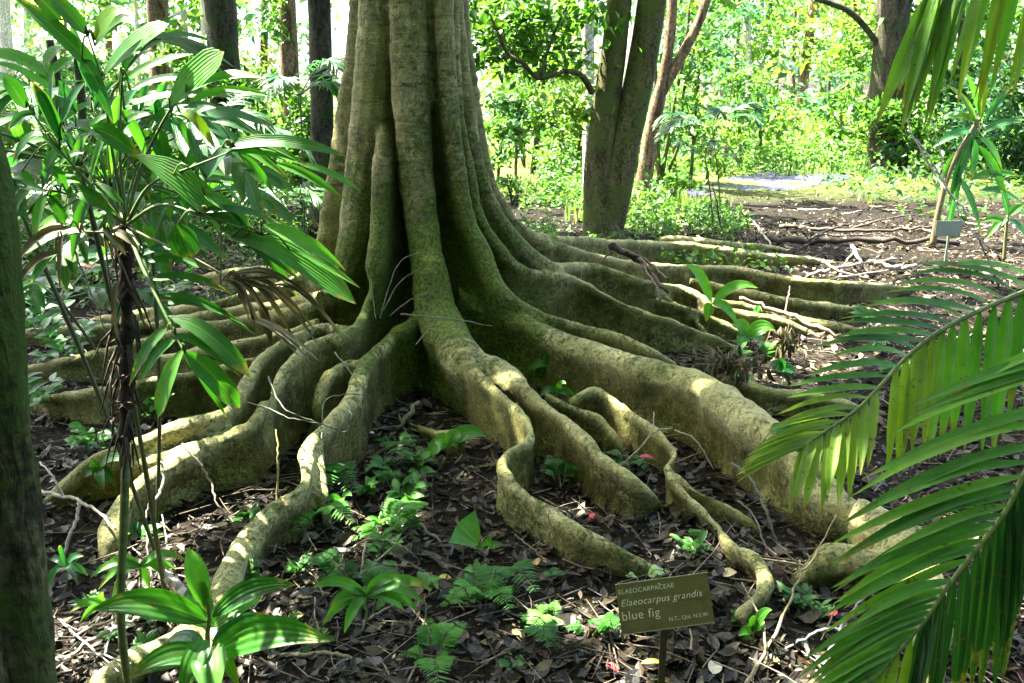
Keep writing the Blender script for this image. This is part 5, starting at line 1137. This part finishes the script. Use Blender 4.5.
stick('fine dead twig lying across the top of the mossy main root', [(400,314,.52),(425,317,.5),(450,319,.48),(492,326,.44)], (2.5,1.2), (.16,.14,.09), branches=[([(440,318,.49),(428,330,.42),(416,345,.36)],(2,1.2))], name='twig')
stick('pale grey sticks jumbled by the left front root', [(70,655,.02),(100,636,.06),(130,622,.08),(152,614,.09)], (6,4), PALE, branches=[([(74,636,.03),(110,620,.06),(148,607,.07)],(4,3)),([(60,620,.02),(94,650,.06),(120,672,.1)],(2.5,2)),([(104,655,.05),(112,630,.07),(120,612,.08)],(2.5,2)),([(56,668,.01),(88,652,.05),(130,664,.12)],(3,2))])
stick('pair of thin dead stems standing between the left plank roots', [(152,580,.0),(148,550,.08),(146,520,.14),(150,498,.2)], (2.6,1.6), (.24,.21,.17), branches=[([(176,570,.0),(168,545,.06),(162,515,.12)],(2.8,1.5)),([(156,500,.2),(164,480,.24),(160,450,.3),(161,425,.34)],(4,2))], name='dead_stem', cat='stem')
stick('dark bent vine hanging down the face of the broad left root', [(182,444,.26),(198,462,.2),(210,480,.14),(218,505,.08),(242,536,.0)], (3.5,2.2), (.16,.13,.09), name='vine', cat='vine')
stick('grey wiry vine looping over the forked left root', [(246,402,.42),(268,408,.40),(290,418,.38),(322,424,.34),(345,432,.28),(352,418,.36),(345,405,.4)], (2.0,1.1), (.10,.10,.07), branches=[([(268,376,.46),(284,408,.4),(318,424,.33),(322,440,.3)],(2,1)),([(335,352,.5),(360,384,.42),(372,402,.34)],(2.2,1.2)),([(322,424,.34),(326,400,.4),(350,394,.42),(372,396,.36)],(1.8,1))], name='vine', cat='vine')
stick('thin dangling root thread hanging beside the left plank root', [(276,516,.06),(277,490,.14),(278,460,.25),(276,430,.34)], (3,2), (.20,.17,.06), name='root_thread', cat='aerial root')
stick('grey looping twigs before the foot of the fluted trunk', [(380,318,.42),(388,290,.58),(400,262,.74),(420,252,.8)], (1.5,.8), (.16,.16,.12), branches=[([(384,310,.45),(398,284,.6),(420,268,.7)],(1.4,.7)),([(376,320,.42),(372,290,.58),(366,262,.75)],(1.4,.8)),([(390,316,.42),(410,300,.52),(432,292,.56)],(1.4,.8))], name='twig')
stick('thin pale pole slanting down from the palm crown at left', [(67,230,2.01),(88,285,2.01),(109,338,2.01)], (2.6,1.6), (.24,.21,.16), name='dead_stem', cat='stem')
stick('fine forked twig over the gap between the middle roots', [(672,428,.22),(655,432,.2),(640,448,.14),(622,464,.1),(610,466,.06)], (2.2,1.4), (.26,.23,.17), branches=[([(654,412,.26),(652,430,.2),(640,448,.14)],(1.8,1.2)),([(674,430,.22),(696,440,.2),(714,470,.1)],(2,1.2))], name='twig')
stick('bare dark stems bending down the shaded side of the large right root', [(732,462,.2),(752,482,.16),(766,510,.1),(778,545,.0)], (4.5,3), (.10,.10,.08), branches=[([(738,500,.1),(756,520,.07),(770,560,.0)],(3,2))], name='vine', cat='vine')
stick('heap of sunlit white sticks beyond the right hand roots', [(806,276,.03),(830,270,.08),(860,264,.1),(896,258,.06)], (5,3), (.26,.21,.16), branches=[([(822,262,.14),(842,272,.08),(866,278,.03)],(4,2)),([(852,244,.2),(858,258,.12),(870,274,.03)],(5,3)),([(838,280,.02),(846,262,.1),(856,252,.15)],(3,2)),([(814,282,.02),(852,276,.06),(906,268,.03)],(3.5,2)),([(870,262,.1),(890,268,.06),(916,266,.02)],(8,5))], cat='sticks')
stick('long dark fallen log behind the right hand roots', [(770,238,.06),(830,240,.07),(890,241,.07),(960,240,.06)], (9,6), DRK, name='log', cat='log', branches=[([(810,240,.08),(835,228,.14),(850,224,.16)],(4,2))])
stick('second dark branch behind the fallen log, thinner and forked', [(780,226,.05),(830,229,.06),(880,231,.06),(935,226,.05)], (5,3), (.08,.06,.045), name='log', cat='log', branches=[([(850,229,.06),(880,220,.1),(915,215,.12)],(3,2)),([(800,227,.06),(820,234,.07),(850,236,.05)],(3,2))])
stick('weathered branch on the roots just right of the twin stemmed trunk', [(610,245,.6),(632,256,.5),(650,272,.42),(666,292,.34)], (9,5), (.09,.065,.045), name='branch', cat='branch', branches=[([(626,252,.54),(648,262,.46),(668,280,.42)],(5,3)),([(640,262,.46),(655,285,.4),(660,300,.34)],(3,2)),([(618,248,.56),(604,258,.5),(596,272,.42)],(3,2))])
stick('whitish thin bent twigs leaning at right before the large dark bush', [(968,214,.2),(952,196,6.6),(936,176,6.6),(914,138,6.6),(906,118,6.6)], (3.5,1.5), (.38,.36,.31), branches=[([(950,194,6.6),(930,158,6.6),(908,130,6.6)],(2.5,1.3)),([(944,186,6.6),(940,150,6.6),(926,104,6.6)],(2,1)),([(956,200,6.6),(962,222,6.6),(990,248,6.6)],(2.5,2))], name='branch', cat='branch')
stick('slim bare twig rising from the litter before the puddle', [(722,232,.02),(716,200,8.6),(712,182,8.6)], (2.2,1.2), DRK, name='twig')
stick('pale thin stick lying by the left end of the fallen log', [(752,220,.04),(762,232,.05),(772,246,.04)], (3,2), PALE)
stick('crossed sticks on the shaded floor left of the fallen log', [(676,222,.03),(706,218,.06),(742,216,.04)], (4,3), (.16,.12,.09), branches=[([(690,228,.02),(720,222,.05),(760,226,.03)],(3,2)),([(700,212,.03),(716,222,.06),(724,232,.03)],(2.5,2))])
random.seed(5)
for k in range(16):
    px = random.uniform(770, 1010); py = random.uniform(200, 238); ln = random.uniform(15, 45); a = random.uniform(-.25, .25)
    stick('thin brown stick among the litter by the fallen log', [(px,py,.03),(px+ln*.5,py+ln*.5*a+1,.06),(px+ln,py+ln*a,.03)], (random.uniform(2,3.5),1.5), random.choice((BRN, GREY, (.28,.22,.16), DRK)), group='thin sticks strewn round the fallen log')
for k in range(12):
    px = random.uniform(330, 560); py = random.uniform(470, 660); ln = random.uniform(30, 70); a = random.uniform(-.9, .9)
    stick('thin dark stick lying in the litter below the middle roots', [(px,py,.02),(px+ln*.5,py+ln*.5*a,.04),(px+ln,py+ln*a,.02)], (random.uniform(2,4),1.5), random.choice((BRN, GREY, (.22,.18,.12), DRK)), group='thin sticks below the middle roots')
for k in range(9):
    px = random.uniform(190, 310); py = random.uniform(470, 560); ln = random.uniform(25, 60); a = random.uniform(-.9, .5)
    stick('thin twig in the dark hollow between the left roots', [(px,py,.02),(px+ln*.5,py+ln*.5*a-3,.05),(px+ln,py+ln*a,.02)], (2.2,1.2), random.choice((GREY, (.16,.13,.10), DRK)), group='twigs in the hollow between the left roots')

# ---- dry brown leaf clumps hanging on the right roots
def dry_clump(label, px, py, h, rw, rh, n):
    c = P(px, py, h); k = pxm(c); t = thing('dry_leaf_clump', (c.x, c.y, 0), label, 'dead leaves'); mb = MB()
    for i in range(n):
        a = c + Vector((rng.normal() * rw * k * .4, rng.normal() * rw * k * .3, rng.uniform(-.2, 1) * rh * k * .6)); e = a + Vector((rng.normal() * .03, rng.normal() * .03, -rng.uniform(.04, .11)))
        mb.blade([a, (a + e) / 2 + Vector((.012 * rng.normal(), -.012, 0)), e], rng.uniform(.015, .035), Vector((rng.normal(), -1, .3)), col1((.035,.02,.01), (.11,.065,.035)), .7, 'lance', 6)
        mb.tube([c, c.lerp(a, .5) + Vector((0, 0, .012)), a], [.003, .0025, .002], BRN, 4)
    o = mb.build('leaf_bunch', M_DRY, t)
    mb = MB(); mb.tube([c + Vector((0, 0, -.12)), c, c + Vector((.02, 0, rh * k))], [.004, .004, .002], BRN, 5); mb.build('stalk', M_WOOD, t)
dry_clump('upright dry brown leaf clump above the sunlit litter on the right roots', 785, 345, .12, 22, 34, 40)
dry_clump('wide dry brown leaf clump hanging from the crest behind the large right root', 728, 368, .2, 50, 30, 70)

# ---- bright fallen things
def fallen(label, px, py, h, L, wdt, ang, col, name='fallen_leaf', group=None):
    c = P(px, py, h); d = Vector((math.cos(ang), math.sin(ang), 0)) * L / 2; mb = MB()
    mb.blade([c - d, c + Vector((0, 0, L * .13)), c + d], wdt, Vector((0, -.3, 1)), col, .3, 'lance', 9)
    o = mb.build(name, M_LITTER); return tag(o, label, 'fallen leaf', group)
PINK = (.42, .03, .08)
fallen('bright pink slip lying above the wavy front root near its end', 592, 517, .03, .055, .02, 1.2, PINK)
fallen('bright pink slip between the thin roots of the middle right', 647, 458, .06, .075, .022, -.3, PINK)
fallen('red leaf on the sunlit litter left of the name board post', 612, 668, .02, .05, .022, -.8, (.5, .05, .05))
fallen('dark red leaf lying under the grey branch at lower right', 832, 613, .03, .05, .035, .6, (.35, .02, .02))
fallen('second dark red leaf, lower, close to the tips of the big lower frond', 866, 650, .03, .05, .035, 1.0, (.28, .015, .02))
fallen('pale yellow leaf beside the tip of the broad leaved seedling', 296, 617, .02, .05, .035, .5, (.50, .44, .10))
fallen('yellow leaf on the litter between heart shaped leaf and fan seedling', 445, 578, .02, .045, .02, 0, (.5, .38, .08))
fallen('yellow strip at the foot of the name board post', 654, 664, .02, .075, .016, -.1, (.55, .45, .05))
fallen('pale dry leaf low beside the name board post', 715, 668, .02, .06, .04, 1.2, (.42, .38, .28))
fallen('small yellow leaf on dark litter left of the upright fresh fern', 480, 628, .02, .03, .02, .3, (.45, .38, .08))
fallen('orange brown leaf lying below the wavy front root', 542, 564, .02, .08, .03, .1, (.42, .25, .08))
fallen('rusty leaf just under the heart shaped leaf sprig', 500, 570, .03, .035, .02, 0, (.45, .16, .10))
fallen('tan leaf above the thin stick crossing the litter', 376, 464, .03, .05, .02, .2, (.45, .36, .20))
fallen('whitish leaf under the forked left root by the darkness', 372, 433, .05, .02, .016, .2, (.55, .5, .42))
fallen('curled yellow leaves by the end of the thin front right roots', 730, 574, .03, .06, .035, .5, (.55, .45, .22))
fallen('pale curled leaf by the pair of dead stems at left', 181, 548, .05, .06, .02, -.9, (.60, .55, .25))
fallen('red dead leaf caught in the palm left of its sheath', 82, 268, .9, .09, .025, .2, (.42, .06, .03))

# ---- the name board
def name_board():
    Y = 1.95; c = Q(665, 603.5, Y); k = pxm(c)
    t = thing('name_board', (c.x, c.y + .012, 0), 'small olive name board on a post, lettered blue fig', 'sign')
    WORLD['tmp'] = Vector()
    w, h, d = 94.5 * k, 48 * k, .004
    Rm = Matrix.Translation(c) @ Matrix.Rotation(R(3.5), 4, 'Z') @ Matrix.Rotation(R(90 - 26), 4, 'X') @ Matrix.Rotation(R(5.4), 4, 'Z')
    m = NT('board_paint'); n = m.noise(60, 4, .6, m.pos()); bc = m.ramp(n, [(.3, (.085, .075, .016)), (.7, (.115, .10, .022))])
    dirt = m.ramp(m.noise(28, 6, .75, m.pos()), [(.50, 0.0), (.62, 1.0)]); bc = m.mix(m.math('MULTIPLY', dirt, .45), bc, (.045, .035, .02))
    scr = m.ramp(m.noise(1.0, 3, .6, m.pos(40, 40, 420), .3), [(.60, 0.0), (.64, 1.0)]); bc = m.mix(m.math('MULTIPLY', scr, .25), bc, (.22, .21, .10))
    m.l(bc, m.p.inputs['Base Color']); m.l(m.ramp(n, [(.3, .35), (.7, .65)]), m.p.inputs['Roughness'])
    e = NT('board_edge_highlight'); e.p.inputs['Base Color'].default_value = (.30, .30, .13, 1); e.p.inputs['Roughness'].default_value = .5  # pale tone puts the lower edge's bevel highlight into the colour
    def slab(name, x0, x1, y0, y1, z0, z1, mat):
        bm = bmesh.new(); bmesh.ops.create_cube(bm, size=1)
        for v in bm.verts: v.co = Vector(((x0 + x1) / 2 + v.co.x * (x1 - x0), (y0 + y1) / 2 + v.co.y * (y1 - y0), (z0 + z1) / 2 + v.co.z * (z1 - z0)))
        bmesh.ops.bevel(bm, geom=list(bm.edges), offset=min(.0012, abs(z1 - z0) * .3), segments=2, affect='EDGES'); bm.transform(Matrix.Translation(-t.location) @ Rm)
        me = bpy.data.meshes.new(name); bm.to_mesh(me); bm.free(); me.materials.append(mat); o = bpy.data.objects.new(name, me); COL.objects.link(o); o.parent = t; return o
    slab('board', -w / 2, w / 2, -h / 2, h / 2, -d, 0, m.m)
    slab('lower_edge_highlight', -w / 2 - .0005, w / 2 + .0005, -h / 2 - .0016, -h / 2 - .0001, -d, .0012, e.m)
    slab('upper_edge', -w / 2 - .0005, w / 2 + .0005, h / 2 + .0001, h / 2 + .0016, -d, .0012, e.m)
    lm = NT('board_lettering'); lm.p.inputs['Base Color'].default_value = (.62, .62, .40, 1); lm.p.inputs['Roughness'].default_value = .6
    def text(s, x0, x1, y, shear=0.0, sp=1.0):
        """lettering whose ends fall at fractions x0..x1 of the board"""
        cu = bpy.data.curves.new('lettering', 'FONT'); cu.body = s; cu.size = 1; cu.shear = shear; cu.space_character = sp; cu.extrude = .006; cu.offset = -.012
        o = bpy.data.objects.new('lettering_curve', cu); COL.objects.link(o)
        me = bpy.data.meshes.new_from_object(o.evaluated_get(bpy.context.evaluated_depsgraph_get())); bpy.data.objects.remove(o); me.name = 'lettering'; me.materials.clear(); me.materials.append(lm.m)
        xs = [v.co.x for v in me.vertices]; f = (x1 - x0) * w / (max(xs) - min(xs))
        me.transform(Matrix.Translation(((x0 - .5) * w - min(xs) * f, y * h, .0006)) @ Matrix.Diagonal((f, f, .05, 1)))
        o = bpy.data.objects.new('lettering', me); COL.objects.link(o); o.parent = t; o.matrix_local = Matrix.Translation(-t.location) @ Rm; return o
    text('ELAEOCARPACEAE', .025, .62, .30, 0, 1.05)
    text('Elaeocarpus grandis', .035, .91, .05, .28, 1.08)
    text('blue fig', .03, .43, -.23, 0, 1.08)
    text('N.T., Qld, N.S.W.', .52, .95, -.36, 0, 1.05)
    # post
    pm = NT('post_paint'); pn = pm.noise(40, 4, .6, pm.pos()); pm.l(pm.ramp(pn, [(.3, (.05, .05, .012)), (.7, (.10, .095, .03))]), pm.p.inputs['Base Color']); pm.p.inputs['Roughness'].default_value = .6
    bm = bmesh.new(); bmesh.ops.create_cube(bm, size=1); top = Q(668, 610, Y); 
    for v in bm.verts: v.co = Vector((top.x - t.location.x + v.co.x * .019, .012 + v.co.y * .008 + (0.02 if v.co.z > 0 else 0), (top.z + .02) / 2 - .05 + v.co.z * (top.z + .02 + .10)))
    bmesh.ops.bevel(bm, geom=list(bm.edges), offset=.002, segments=2, affect='EDGES')
    me = bpy.data.meshes.new('post'); bm.to_mesh(me); bm.free(); me.materials.append(pm.m); o = bpy.data.objects.new('post', me); COL.objects.link(o); o.parent = t
    # a bolt on the board
    bm = bmesh.new(); bmesh.ops.create_uvsphere(bm, u_segments=10, v_segments=6, radius=.0022); bm.transform(Matrix.Translation(-t.location) @ Rm @ Matrix.Translation((-w * .035, h * .41, .001)))
    me = bpy.data.meshes.new('bolt'); bm.to_mesh(me); bm.free(); me.materials.append(lm.m); o = bpy.data.objects.new('bolt', me); COL.objects.link(o); o.parent = t
name_board()
def back_plate():
    b = P(951, 266, 0); c = Q(948.5, 228.5, b.y); k = pxm(c); w, h = 26 * k, 15.5 * k
    t = thing('grey_plate', (c.x, c.y, 0), 'plain grey green back of another name plate at right, on a thin post', 'sign')
    m = NT('plate_metal'); n = m.noise(12, 3, .5, m.pos()); m.l(m.ramp(n, [(.3, (.17, .22, .17)), (.7, (.21, .26, .20))]), m.p.inputs['Base Color']); m.p.inputs['Roughness'].default_value = .5
    for nm, s, lc in (('plate', (w, .006, h), (0, 0, c.z)), ('post', (.02, .012, c.z + .05), (.02, .014, (c.z - .1) / 2))):
        bm = bmesh.new(); bmesh.ops.create_cube(bm, size=1)
        for v in bm.verts: v.co = Vector((v.co.x * s[0] + lc[0], v.co.y * s[1] + lc[1], v.co.z * s[2] + lc[2]))
        bmesh.ops.bevel(bm, geom=list(bm.edges), offset=.002, segments=2, affect='EDGES')
        me = bpy.data.meshes.new(nm); bm.to_mesh(me); bm.free(); me.materials.append(m.m); o = bpy.data.objects.new(nm, me); COL.objects.link(o); o.parent = t
back_plate()
